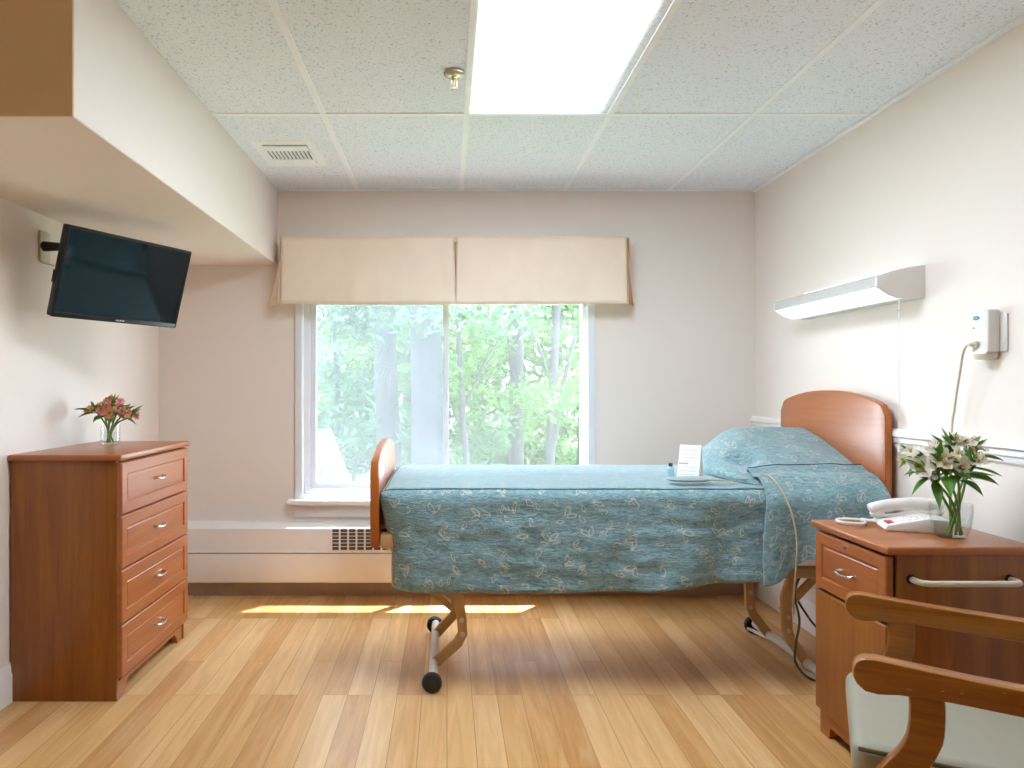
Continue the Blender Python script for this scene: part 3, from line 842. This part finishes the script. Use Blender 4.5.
MB().lathe([(0, -.004), (.0035, 0), (0, .004)], 10).build('bead', M['chrome'], pc).location = (-.085, LY0-yc+.022, -.045)
MB().lathe([(0, 0), (.006, .003), (.003, .03), (0, .03)], 10).build('cord_pull', M['paper'], pc).location = (-.083, LY0-yc+.022, -.585)

# wall plate with plug-in unit
wp = thing('wall_outlet', 'white wall unit with teal mark beside the wall light, above the chair rail', 'wall unit', (XR, 2.30, 1.39))
MB().box((-.006, -.050, -.062), (-.0005, .060, .062), .003).build('outlet_plate', M['plastic'], wp)
pts = [(-.035, -.060), (-.02, -.072), (.02, -.072), (.035, -.060), (.036, .072), (.032, .077), (-.032, .077), (-.036, .072)]
MB().prism([(p[0]+.012, p[1]) for p in pts], 'X', -.046, -.006, .005).build('plug_unit', M['plastic'], wp)
b = MB().lathe([(0, -.02), (.03, -.016), (.034, 0), (0, 0)], 24)
b.build('rounded_base', M['cream'], wp).location = (-.026, .012, -.068)
lg = MB().prism([(.027+.014*math.cos(q*.5236), .052+.007*math.sin(q*.5236)) for q in range(12)], 'X', -.0475, -.0455).build('logo_mark', M['teal'], wp)
MB().box((-.0479, .019, .0505), (-.0474, .033, .0535)).build('logo_letters', M['blue'], lg, 0)
MB().box((-.047, .022+.012, .018), (-.0455, .03+.012, .022)).build('red_mark', M['red'], wp, 0)
pw = thing('power_lead', 'beige power cord plugged into the wall unit, hanging behind the white flowers', 'cord', (XR, 2.325, 1.36))
MB().tube([(-.047, 0, -.005), (-.055, .0, -.005), (-.057, .002, -.005), (-.066, .006, -.006)], [.012, .012, .008, .007], 12).build('plug', M['cream'], pw)
MB().tube(spline([(-.064, .005, -.006), (-.066, .022, -.010), (-.060, .044, -.032), (-.052, .064, -.072), (-.046, .091, -.157), (-.045, .105, -.226), (-.044, .119, -.304), (-.04, .13, -.6), (-.035, .14, -.9), (-.03, .145, -1.2), (-.035, .15, -1.352)]), .0042, 8).build('cord', M['cream'], pw)

# ------------------------------------------------------------------ telephone
ph = thing('telephone', 'cream desk telephone with coiled cord on the nightstand behind the vase', 'telephone', (1.545, 2.335, .743), math.radians(-18))
MB().prism([(-.09, 0), (.09, 0), (.095, .008), (.088, .042), (.03, .047), (-.085, .02), (-.095, .008)], 'Y', -.085, .085, .005).build('phone_base', M['phone'], ph)
b = MB()
for i in range(4):
    for j in range(3): b.box((-.045+i*.02, -.07+j*.022, .024+i*.0045), (-.033+i*.02, -.056+j*.022, .033+i*.0045), .002)
b.build('keypad', M['plastic'], ph)
MB().box((-.083, -.062, .0215), (-.06, -.02, .0265), .001).build('red_strip', M['red'], ph)
hs = MB()
hp = [(-.108, .045, .044), (-.088, .045, .056), (-.05, .045, .066), (0, .045, .074), (.05, .045, .076), (.085, .045, .070), (.1, .045, .06)]
hs.tube(spline(hp, 4), [.013]+[.022]*3+[.021]*18+[.022]*2+[.013], 14)
hs.lathe([(0, -.018), (.02, -.018), (.024, -.008), (.018, .008), (0, .01)], 20, Matrix.Translation((-.085, .045, .044)))
hs.lathe([(0, -.018), (.02, -.018), (.024, -.008), (.018, .008), (0, .01)], 20, Matrix.Translation((.085, .045, .058)))
hs.build('handset', M['phone'], ph)
cp = spline([(-.092, .05, .012), (-.12, .055, .008), (-.15, .06, .009), (-.19, .05, .009), (-.215, .02, .009), (-.20, -.02, .009), (-.15, -.025, .009), (-.13, .005, .009), (-.135, .035, .014), (-.11, .03, .012), (-.094, .02, .012)], 60)
coil = []
for i, p in enumerate(cp):
    a = i*.9; coil.append(p + Vector((0, math.cos(a)*.003, math.sin(a)*.003)))
MB().tube(coil, .0035, 6).build('coiled_cord', M['phone'], ph)

# ------------------------------------------------------------------ flowers
def petal(bm_owner, c, d, length, width, cup, mat4):
    pass
def flower_mb(R_=.03, n=6, cup=.5, seed=0):
    r = random.Random(seed); b = MB()
    for k in range(n):
        a = 2*PI*k/n + r.uniform(-.12, .12); L = R_*r.uniform(.9, 1.1)*(1 if k % 2 else .9); w = L*(.62 if k % 2 else .48); cu = cup*r.uniform(.8, 1.2)
        def fn(u, v, a=a, L=L, w=w, cu=cu):
            t = u; s = (v-.5)*2
            rad = L*(t*(1-.25*t*cu)); ww = w*math.sin(PI*min(1, .12+.80*t))**.8*.62 if t < .98 else .004
            z = L*(.95*cu*t**.8 - .35*t**3*(.6)) + .18*L*s*s*t
            x, y = rad, s*ww
            return (x*math.cos(a)-y*math.sin(a), x*math.sin(a)+y*math.cos(a), z)
        b.grid(fn, 6, 5)
    return b
def orient(d):
    return Vector(d).normalized().to_track_quat('Z', 'Y').to_matrix().to_4x4()
def leaf_into(b, p, d, L, w, droop=.2):
    d = Vector(d).normalized(); side = d.cross(Vector((0, 0, 1)))
    if side.length < .1: side = d.cross(Vector((0, 1, 0)))
    side.normalize(); up = side.cross(d)
    def fn(u, v):
        s = (v-.5)*2
        q = Vector(p) + d*L*u - Vector((0, 0, 1))*droop*L*u*u + side*s*w*.5*math.sin(PI*min(1, max(.03, u)**.75))**1.0 + up*.25*w*abs(s)*math.sin(PI*u)
        return q
    b.grid(fn, 8, 5)
def stem_thing(label, cat, group, base, neck, head, flowers, leaves, pet, seed, R_=.03):
    """base/neck/head: world points; flowers: list of offsets (world) from head; leaves: (start t, dir, L, w)"""
    o = thing('flower_stem', label, cat, base, 0, group)
    B = Vector(base)
    path = spline([Vector(base)-B, Vector(neck)-B, (Vector(neck)*.45+Vector(head)*.55)-B+Vector((0, 0, .006)), Vector(head)-B], 8)
    MB().tube(path, [.0044 - .0014*i/len(path) for i in range(len(path))], 7).build('stem', M['stemgreen'], o)
    rf = random.Random(seed*5+2)
    flowers = list(flowers) + [((rf.uniform(-.035, .035)*R_/.033, rf.uniform(-.02, .03), rf.uniform(-.02, .022)*R_/.033), (rf.uniform(-.6, .6), -.8, rf.uniform(.1, .8)), rf.uniform(.6, .85)) for _ in range(2)]
    for i, f in enumerate(flowers):
        off_, dr_, sc = f
        p = Vector(head) + Vector(off_) - B
        fb = flower_mb(R_*sc*1.12, 6, .55, seed*7+i)
        bmesh.ops.transform(fb.bm, matrix=Matrix.Translation(p) @ orient(dr_), verts=fb.bm.verts)
        fo = fb.build('flower_head', pet, o, smooth=180)
        st = MB()
        for q in range(4):
            a = q*1.57+seed; st.tube([(0, 0, .002), (.003*math.cos(a), .003*math.sin(a), .02*sc), (.007*math.cos(a), .007*math.sin(a), .027*sc)], .0009, 5)
        bmesh.ops.transform(st.bm, matrix=Matrix.Translation(p) @ orient(dr_), verts=st.bm.verts)
        st.build('stamens', M['stamen'], fo)
        tw = MB().tube([path[-3], path[-3]*.4+p*.6-Vector((0, 0, .003)), p+Vector(dr_).normalized()*.006], .0016, 6); tw.build('flower_stalk', M['stemgreen'], o)
    lb = MB(); rg = random.Random(seed*3+1); sz = R_/.033
    leaves = [(t, d, L*1.05, w*1.35, dp) for (t, d, L, w, dp) in leaves]
    out_ = (Vector(head)-Vector(neck)).normalized()
    for q in range(18 if sz > .9 else 9):
        dd = Vector((rg.uniform(-1, 1), rg.uniform(-.55, .6), rg.uniform(-.3, 1.0)))*.8 + out_*.8
        leaves.append((rg.uniform(.62, 1.0), dd, rg.uniform(.045, .07)*sz, rg.uniform(.018, .028)*sz, rg.uniform(0, .3)))
    for (t, d, L, w, dp) in leaves:
        p = path[min(len(path)-1, int(t*(len(path)-1)))]
        leaf_into(lb, p, d, L, w, dp)
    if leaves: lb.build('leaves', M['green'], o, smooth=180, solid=.0006)
    return o

def glass_vase(name, label, loc, prof_out, th, wz, wprof, rim=32):
    o = thing(name, label, 'vase', loc)
    inner = [(max(0, r-th), z+ (th*1.6 if i < 2 else 0)) for i, (r, z) in enumerate(prof_out)]
    MB().lathe(prof_out + inner[::-1], 40).build('glass', M['vase'], o)
    MB().lathe(wprof, 36).build('water', M['water'], o)
    return o
V1 = Vector((1.58, 2.195, .743))
glass_vase('vase', 'clear glass bowl vase holding white flowers on the nightstand', V1,
           [(0, 0), (.036, 0), (.044, .006), (.052, .03), (.057, .07), (.058, .105)], .0025, .06,
           [(0, .006), (.036, .006), (.043, .012), (.0488, .032), (.0525, .058), (0, .058)])
k1 = 318.0
def P1(px, py, y=2.2): return Vector(((px-447)*y/700, y, EYE-(py-388)*y/700))
G1 = 'white flower stems in the bowl vase'
UP = (0, -.4, 1)
def L1(p, q, w=.022, dp=.1):  # leaf from head-ish direction
    return None
white = [
 ('white flower stem leaning furthest left over the telephone', (-.022, 0), (912, 454), 2.20, [((0, 0, 0), (-.7, -.5, .5), .95), ((.02, -.01, -.03), (-.2, -.9, .2), 1.0)],
   [(.95, (-.9, -.2, -.15), .06, .016, .3), (.9, (-.7, -.1, .9), .06, .015, .1), (.8, (-.8, -.3, -.3), .055, .02, .3)]),
 ('white flower stem with the lowest left bloom above the vase rim', (-.012, -.02), (921, 468), 2.16, [((0, 0, 0), (-.35, -.9, .25), 1.1), ((.022, 0, -.012), (.2, -.9, .1), .8)],
   [(.75, (-.8, -.2, -.25), .075, .018, .4), (.7, (-.2, -.5, -.5), .07, .022, .4), (.9, (-.9, -.1, .1), .07, .02, .2)]),
 ('white flower stem whose wide open bloom faces the camera in the middle', (0, -.03), (937, 459), 2.13, [((0, 0, 0), (0, -1, .35), 1.25), ((.035, .0, -.004), (.35, -.9, .2), .85)],
   [(.7, (-.3, -.6, -.2), .075, .03, .4), (.75, (.6, -.6, 0), .07, .03, .3), (.85, (-.2, -.2, 1), .06, .018, 0)]),
 ('white flower stem with the topmost bloom of the bouquet', (.006, .012), (951, 445), 2.22, [((0, 0, 0), (.1, -.7, .8), 1.15), ((-.045, 0, -.004), (-.4, -.6, .8), .8)],
   [(.95, (-.35, .1, 1), .075, .02, 0), (.92, (-.05, .1, 1), .06, .018, 0), (.9, (.3, 0, 1), .07, .018, 0), (.88, (-.8, 0, .75), .085, .018, 0)]),
 ('white flower stem with two small blooms just right of the middle', (.012, -.025), (957, 466), 2.14, [((0, 0, 0), (.25, -.95, .15), 1.1), ((.004, .01, .035), (.3, -.8, .6), .7)],
   [(.8, (.8, -.5, 0), .08, .032, .2), (.7, (.3, -.7, -.2), .07, .03, .3), (.75, (.9, -.3, .15), .09, .028, .1)]),
 ('white flower stem leaning right with a half closed bloom', (.022, .004), (975, 448), 2.2, [((0, 0, 0), (.6, -.5, .7), 1.2), ((-.03, 0, 0), (.2, -.7, .8), .65)],
   [(.9, (1, -.1, -.05), .09, .026, .12), (.92, (.35, 0, 1), .055, .02, 0), (.85, (.5, .2, .9), .07, .02, 0)]),
 ('leafy white flower stem leaning furthest right out of the bowl vase', (.026, -.01), (972, 462), 2.17, [((.0, .0, .012), (.5, -.6, .5), .6)],
   [(.9, (1, -.2, -.15), .085, .022, .15), (.8, (1, -.15, -.3), .085, .02, .2), (.7, (.9, -.4, .0), .07, .03, .2), (.95, (.9, 0, .35), .07, .02, .2)]),
]
for i, (lab, (bx, by), (hx, hy), y, fl_, lv) in enumerate(white):
    base = V1 + Vector((bx*-.9+.012, by*.8, .010)); neck = V1 + Vector((bx*.9, by*.9, .115))
    stem_thing(lab, 'flower', G1, base, neck, P1(hx, hy, y), fl_, lv, M['white_petal'], i+1, .033)

V2 = Vector((-1.525, 3.17, .953))
glass_vase('vase', 'small clear glass tumbler vase holding pink flowers on the chest', V2,
           [(0, 0), (.038, 0), (.042, .005), (.042, .05), (.042, .088)], .003, .055,
           [(0, .008), (.036, .008), (.0385, .012), (.0385, .058), (0, .058)])
G2 = 'pink flower stems in the tumbler vase'
def P2(px, py, y=3.17): return Vector(((px-447)*y/700, y, EYE-(py-388)*y/700))
pink = [
 ('orange flower stem at the left of the pink bouquet', (-.02, 0), (93, 409), 3.15, [((0, 0, 0), (-.5, -.7, .5), 1.0), ((.03, .01, .0), (-.2, -.8, .5), .9), ((-.02, 0, -.008), (-.7, -.6, .2), .8)], [(.8, (-1, -.1, .25), .095, .03, .1), (.75, (-.8, -.5, 0), .075, .028, .25), (.95, (-.4, .1, 1), .045, .015, 0)], 'orange_petal'),
 ('pink flower stem left of centre in the chest bouquet', (-.008, -.015), (103, 411), 3.12, [((0, 0, 0), (-.2, -.9, .4), 1.05), ((.018, 0, .014), (.1, -.8, .7), .9)], [(.7, (-.3, -.7, -.1), .06, .03, .3), (.9, (-.2, 0, 1), .05, .016, 0)], 'pink_petal'),
 ('orange flower stem with a low bloom at the front of the pink bouquet', (.004, -.02), (109, 414), 3.10, [((0, 0, 0), (.05, -1, .25), 1.0)], [(.7, (.4, -.7, -.1), .06, .028, .3), (.8, (-.5, -.7, 0), .05, .025, .3)], 'orange_petal'),
 ('pink flower stem with the topmost blooms over the tumbler vase', (.006, .01), (114, 403), 3.18, [((0, 0, 0), (.0, -.7, .8), 1.1), ((-.03, 0, .003), (-.3, -.6, .8), .9), ((.028, 0, .0), (.4, -.6, .8), .9)], [(.95, (-.3, .1, 1), .05, .015, 0), (.95, (.5, .1, 1), .05, .015, 0), (.9, (.1, .1, 1), .055, .015, 0)], 'pink_petal'),
 ('pink flower stem just right of centre in the chest bouquet', (.014, -.008), (119, 409), 3.14, [((0, 0, 0), (.3, -.9, .4), 1.1), ((.012, 0, -.02), (.4, -.9, .0), .8)], [(.7, (.7, -.6, 0), .07, .03, .25), (.85, (.8, -.2, .6), .06, .024, .1)], 'pink_petal'),
 ('salmon flower stem low on the right side of the pink bouquet', (.02, 0), (126, 413), 3.15, [((0, 0, 0), (.4, -.8, .3), 1.0)], [(.85, (.9, -.2, .75), .075, .026, .1), (.65, (1, -.3, 0), .085, .02, .35), (.9, (.7, -.2, 1), .06, .022, 0)], 'orange_petal'),
 ('pink flower stem leaning furthest right over the chest of drawers', (.022, .008), (135, 416), 3.19, [((0, 0, 0), (.8, -.4, .1), .8)], [(.8, (.8, 0, .8), .08, .026, .05), (.9, (.6, -.3, .7), .05, .022, .1)], 'pink_petal'),
]
for i, (lab, (bx, by), (hx, hy), y, fl_, lv, pm) in enumerate(pink):
    base = V2 + Vector((bx*-.8, by*.8, .011)); neck = V2 + Vector((bx*1.0, by*1.0, .09))
    stem_thing(lab, 'flower', G2, base, neck, P2(hx, hy, y), fl_, lv, M[pm], i+11, .026)

# ------------------------------------------------------------------ armchair in the foreground
ac = thing('armchair', 'stained wood armchair with pale vinyl seat and scuffed arms beside the nightstand', 'chair', (.85, 1.468, 0), math.atan2(-.471, .882))
WD = .51
def arm_side(y, sc):
    # arm: board following a gently dipping line with a rounded scroll front
    top = [(.0, .628), (.004, .642), (.016, .652), (.04, .655), (.10, .650), (.2, .643), (.35, .637), (.5, .634), (.58, .634)]
    bot = [(.58, .578), (.5, .580), (.35, .584), (.2, .590), (.13, .592), (.08, .588), (.045, .582), (.022, .585), (.007, .598), (.0, .612)]
    o = MB().prism(top + bot, 'Y', y-.022, y+.022, .007).build('armrest', M['armwood'], ac)
    pts = [(.128, .60), (.130, .56), (.126, .51), (.108, .465), (.080, .425), (.060, .39), (.052, .34), (.05, .2), (.05, 0)]
    P = spline([(p[0], p[1], 0) for p in pts], 4)
    ws = [.060 if p.y > .5 else (.058 if p.y > .35 else .046) for p in P]
    MB().bar([(p.x, p.y) for p in P], ws, .034, y0=y, bev=.006).build('front_leg', M['armwood'], ac)
    pts = [(.62, .98), (.585, .80), (.555, .62), (.54, .45), (.555, .25), (.60, 0)]
    P = spline([(p[0], p[1], 0) for p in pts], 4)
    MB().bar([(p.x, p.y) for p in P], .045, .034, y0=y, bev=.006).build('back_leg', M['armwood'], ac)
    return o
a1 = arm_side(0, 1); a2 = arm_side(WD, 1)
sc_ = MB()
for i in range(9):
    x = .10+i*.05+rnd.uniform(-.02, .02); z = .60+rnd.uniform(.0, .035); w = rnd.uniform(.004, .012)
    sc_.box((x, -.0226, z), (x+w, -.0219, z+rnd.uniform(.001, .003)))
sc_.build('scuff_marks', M['tan'], a1, 0)['label'] = 'pale scuff marks on the arm'
seat = MB().box((.0, .024, .375), (.53, WD-.024, .455), .028, 5).build('seat', M['seat'], ac)
rim = [(.012, .022, .447), (.52, .022, .447)]
MB().tube(rim, .005, 8).build('piping', M['piping'], seat)
MB().box((.03, .018, .315), (.53, WD-.018, .374), .004).build('seat_rail', M['armwood'], ac)
bk = MB().prism([(.535, .47), (.50, .47), (.525, .62), (.56, .80), (.585, .93), (.60, .95), (.625, .93), (.60, .80), (.565, .62)], 'Y', .028, WD-.028, .012).build('backrest', M['seat'], ac)

# ------------------------------------------------------------------ outdoors
out = MB().box((-14, YB+.3, -.62), (14, 30, -.6)).build('ground', M['lawn'], smooth=0); struct(out)
bw = thing('garden_board', 'white slanted board standing outside beyond the left window pane', 'board', (-1.07, 6.6, -.6))
MB().prism([(-.17, 1.42), (-.025, 1.42), (.174, .9), (.50, .04), (.36, .04), (.03, .9), (-.166, 1.10)], 'Y', -.04, .04, .01).build('slanted_panel', M['outwhite'], bw)
MB().box((-.20, -.05, 0), (-.12, .05, 1.38), .01).build('post', M['outwhite'], bw)

def leaf_cloud(rg, centers, n, size):
    verts = []; faces = []
    for i in range(n):
        c, r = centers[rg.randrange(len(centers))]
        while True:
            d = Vector((rg.uniform(-1, 1), rg.uniform(-1, 1), rg.uniform(-1, 1)))
            if d.length < 1: break
        p = Vector(c) + Vector((d.x*r[0], d.y*r[1], d.z*r[2]))
        e = Euler((rg.uniform(-.9, .9), rg.uniform(-.9, .9), rg.uniform(0, 6.28))).to_matrix(); s = size*rg.uniform(.6, 1.3)
        k = len(verts)
        for q in ((-1, 0, 0), (-.2, -.45, .12), (.95, 0, -.08), (-.2, .45, .12)): verts.append(p + e @ Vector(q)*s)
        faces += [(k, k+1, k+2), (k, k+2, k+3)]
    return verts, faces
def tree(label, name, x, y, r, h, lean, leaf, seed, centers, n, size, group=None, branches=()):
    o = thing(name, label, 'tree', (x, y, -.6), 0, group); rg = random.Random(seed)
    pts = [(lean*t*h + .05*math.sin(t*5+seed), .04*math.cos(t*4+seed), t*h) for t in [i/10 for i in range(11)]]
    MB().tube(pts, [r*(1.25 if i == 0 else 1-.045*i) for i in range(11)], 12).build('trunk', M['bark'], o)
    for (z, dx, dz, br_) in branches:
        t = z/h; b0 = Vector((lean*z, 0, z))
        MB().tube(spline([b0, b0+Vector((dx*.5, rg.uniform(-.1, .1), dz*.6)), b0+Vector((dx, rg.uniform(-.2, .2), dz))], 5), [br_*(1-.05*i) for i in range(11)], 7).build('branch', M['bark'], o)
    v, f = leaf_cloud(rg, centers, n, size)
    me = bpy.data.meshes.new('foliage'); me.from_pydata(v, [], f); me.materials.append(M[leaf])
    fo = bpy.data.objects.new('foliage', me); COL.objects.link(fo); fo.parent = o
    return o
def cs(rg, n, x0, x1, z0, z1, ry=1.0, r0=.35, r1=.8):
    return [((rg.uniform(x0, x1), rg.uniform(-ry, ry), rg.uniform(z0, z1)), (rg.uniform(r0, r1),)*2+(rg.uniform(r0*.5, r1*.6),)) for _ in range(n)]
R2 = random.Random(21)
TG = None
def at(px, Y): return (px-447)*Y/700
tree('thick grey tree trunk right of centre in the left window pane', 'tree', at(424, 8.2), 8.2, .21, 7, .0, 'leaf2', 1, cs(R2, 9, -.9, 1.2, 2.6, 4.6, .8), 1500, .07)
tree('thick grey tree trunk left of the other in the left window pane', 'tree', at(388, 8.8), 8.8, .165, 7, -.004, 'leaf2', 2, cs(R2, 10, -1.6, .6, 2.3, 4.4, .8), 1900, .075)
tree('slender tree leaning left just right of the window mullion', 'tree', at(472, 9.0), 9.0, .045, 6, -.05, 'leaf1', 3, cs(R2, 9, -.8, .7, 1.6, 4.0, .8), 1300, .07, None, ((1.6, .5, .9, .025), (1.2, -.5, .7, .02)))
tree('straight grey tree in the middle of the right window pane', 'tree', at(519, 11.0), 11.0, .125, 8, .0, 'leaf0', 4, cs(R2, 10, -1.4, 1.4, 1.6, 4.6, 1), 1700, .08)
tree('forked slim tree in the right half of the right window pane', 'tree', at(552, 9.6), 9.6, .07, 7, .01, 'leaf1', 5, cs(R2, 10, -1.0, 1.0, 1.5, 4.2, 1), 1700, .075, None, ((1.0, .35, 1.6, .045), (1.8, -.4, 1.0, .025)))
tree('slim tree at the right edge of the right window pane', 'tree', at(579, 10.5), 10.5, .05, 7, .012, 'leaf0', 6, cs(R2, 9, -1.0, .8, 1.2, 4.4, 1), 1500, .075)
tree('leafy tree at the left edge of the left window pane', 'tree', at(336, 10.0), 10.0, .05, 6, -.01, 'leaf2', 7, cs(R2, 12, -.9, 1.0, 1.0, 4.4, 1), 2300, .08)
tree('bright leafy tree behind the two thick trunks in the left window pane', 'tree', at(408, 13.0), 13.0, .06, 8, .0, 'leaf0', 8, cs(R2, 14, -1.5, 1.6, .8, 4.4, 1.2, .5, 1.0), 3000, .10)
tree('bright leafy tree far behind the slender tree near the mullion', 'tree', at(482, 14.0), 14.0, .07, 9, .0, 'leaf0', 9, cs(R2, 14, -1.5, 1.5, .8, 5.0, 1.2, .5, 1.0), 3000, .11)
tree('bushy tree far behind the right window pane', 'tree', at(562, 15.0), 15.0, .08, 9, .0, 'leaf1', 10, cs(R2, 15, -1.8, 1.6, .8, 5.0, 1.2, .5, 1.1), 3200, .12)
tree('bushy tree far behind the left edge of the window', 'tree', at(352, 16.0), 16.0, .08, 9, .0, 'leaf1', 11, cs(R2, 15, -1.6, 1.8, .8, 5.0, 1.2, .5, 1.1), 3000, .12)

def bush(label, px, Y, seed, leaf, wdt, h, n, size):
    rg = random.Random(seed); x = at(px, Y)
    o = thing('bush', label, 'bush', (x, Y, -.6)); b = MB()
    for k in range(5):
        a = rg.uniform(-.5, .5); b.tube([(0, 0, 0), (a*wdt*.4, rg.uniform(-.1, .1), h*.4), (a*wdt, rg.uniform(-.2, .2), h*.8)], [.02, .014, .006], 6)
    b.build('stems', M['bark'], o)
    v, f = leaf_cloud(rg, cs(rg, 12, -wdt, wdt, .2, h, .7, .35, .8), n, size)
    me = bpy.data.meshes.new('foliage'); me.from_pydata(v, [], f); me.materials.append(M[leaf])
    fo = bpy.data.objects.new('foliage', me); COL.objects.link(fo); fo.parent = o
bush('low leafy bush behind the white slanted board outside', 352, 11.5, 31, 'leaf0', 1.2, 2.0, 2600, .085)
bush('low leafy bush between the two thick trunks and the mullion', 428, 10.2, 32, 'leaf2', 1.0, 1.7, 2200, .08)
bush('low leafy bush at the foot of the straight grey tree', 512, 12.4, 33, 'leaf1', 1.3, 1.8, 2600, .09)
bush('low leafy bush at the right end of the window view', 578, 12.0, 34, 'leaf0', 1.2, 1.9, 2400, .09)
tree('tall pale tree farthest off in the left window pane', 'tree', at(392, 19.0), 19.0, .1, 10, .0, 'leaf2', 12, cs(R2, 22, -3.2, 3.2, .3, 6.5, 1.2, .8, 1.6), 6500, .16)
tree('tall pale tree farthest off in the right window pane', 'tree', at(520, 20.0), 20.0, .1, 10, .0, 'leaf1', 13, cs(R2, 22, -3.2, 3.2, .3, 6.5, 1.2, .8, 1.6), 6500, .16)

# ------------------------------------------------------------------ light
w = bpy.data.worlds.new('sky'); scene.world = w; w.use_nodes = True
wn = w.node_tree.nodes; bg = wn['Background']
sky = wn.new('ShaderNodeTexSky')
for tname in ('NISHITA', 'HOSEK_WILKIE'):
    try: sky.sky_type = tname; break
    except Exception: pass
bg.inputs[0].default_value = (.80, .91, 1.0, 1); bg.inputs[1].default_value = 13
wn.remove(sky)
sun = bpy.data.lights.new('sun', 'SUN'); sun.energy = 26; sun.angle = math.radians(.6); sun.color = (1, .98, .96)
so = bpy.data.objects.new('sun', sun); COL.objects.link(so)
so.rotation_euler = Vector((-.24, -.27, -1)).to_track_quat('-Z', 'Y').to_euler(); so.location = (2, 8, 8)

# ------------------------------------------------------------------ camera
cam = bpy.data.cameras.new('camera'); co = bpy.data.objects.new('camera', cam); COL.objects.link(co)
cam.sensor_fit = 'HORIZONTAL'; cam.sensor_width = 36; cam.lens = 700/1024*36
cam.shift_x = (512-447)/1024; cam.shift_y = (388-384)/1024
co.location = (0, 0, EYE); co.rotation_euler = (PI/2, 0, 0); cam.clip_start = .05
scene.camera = co
scene.view_settings.view_transform = 'Standard'; scene.view_settings.look = 'None'
scene.view_settings.gamma = 1; scene.view_settings.use_curve_mapping = False
scene.view_settings.exposure = 0.31
cy = scene.cycles
cy.use_denoising = True; cy.max_bounces = 12; cy.diffuse_bounces = 6; cy.transparent_max_bounces = 24; cy.transmission_bounces = 8
cy.sample_clamp_indirect = 8
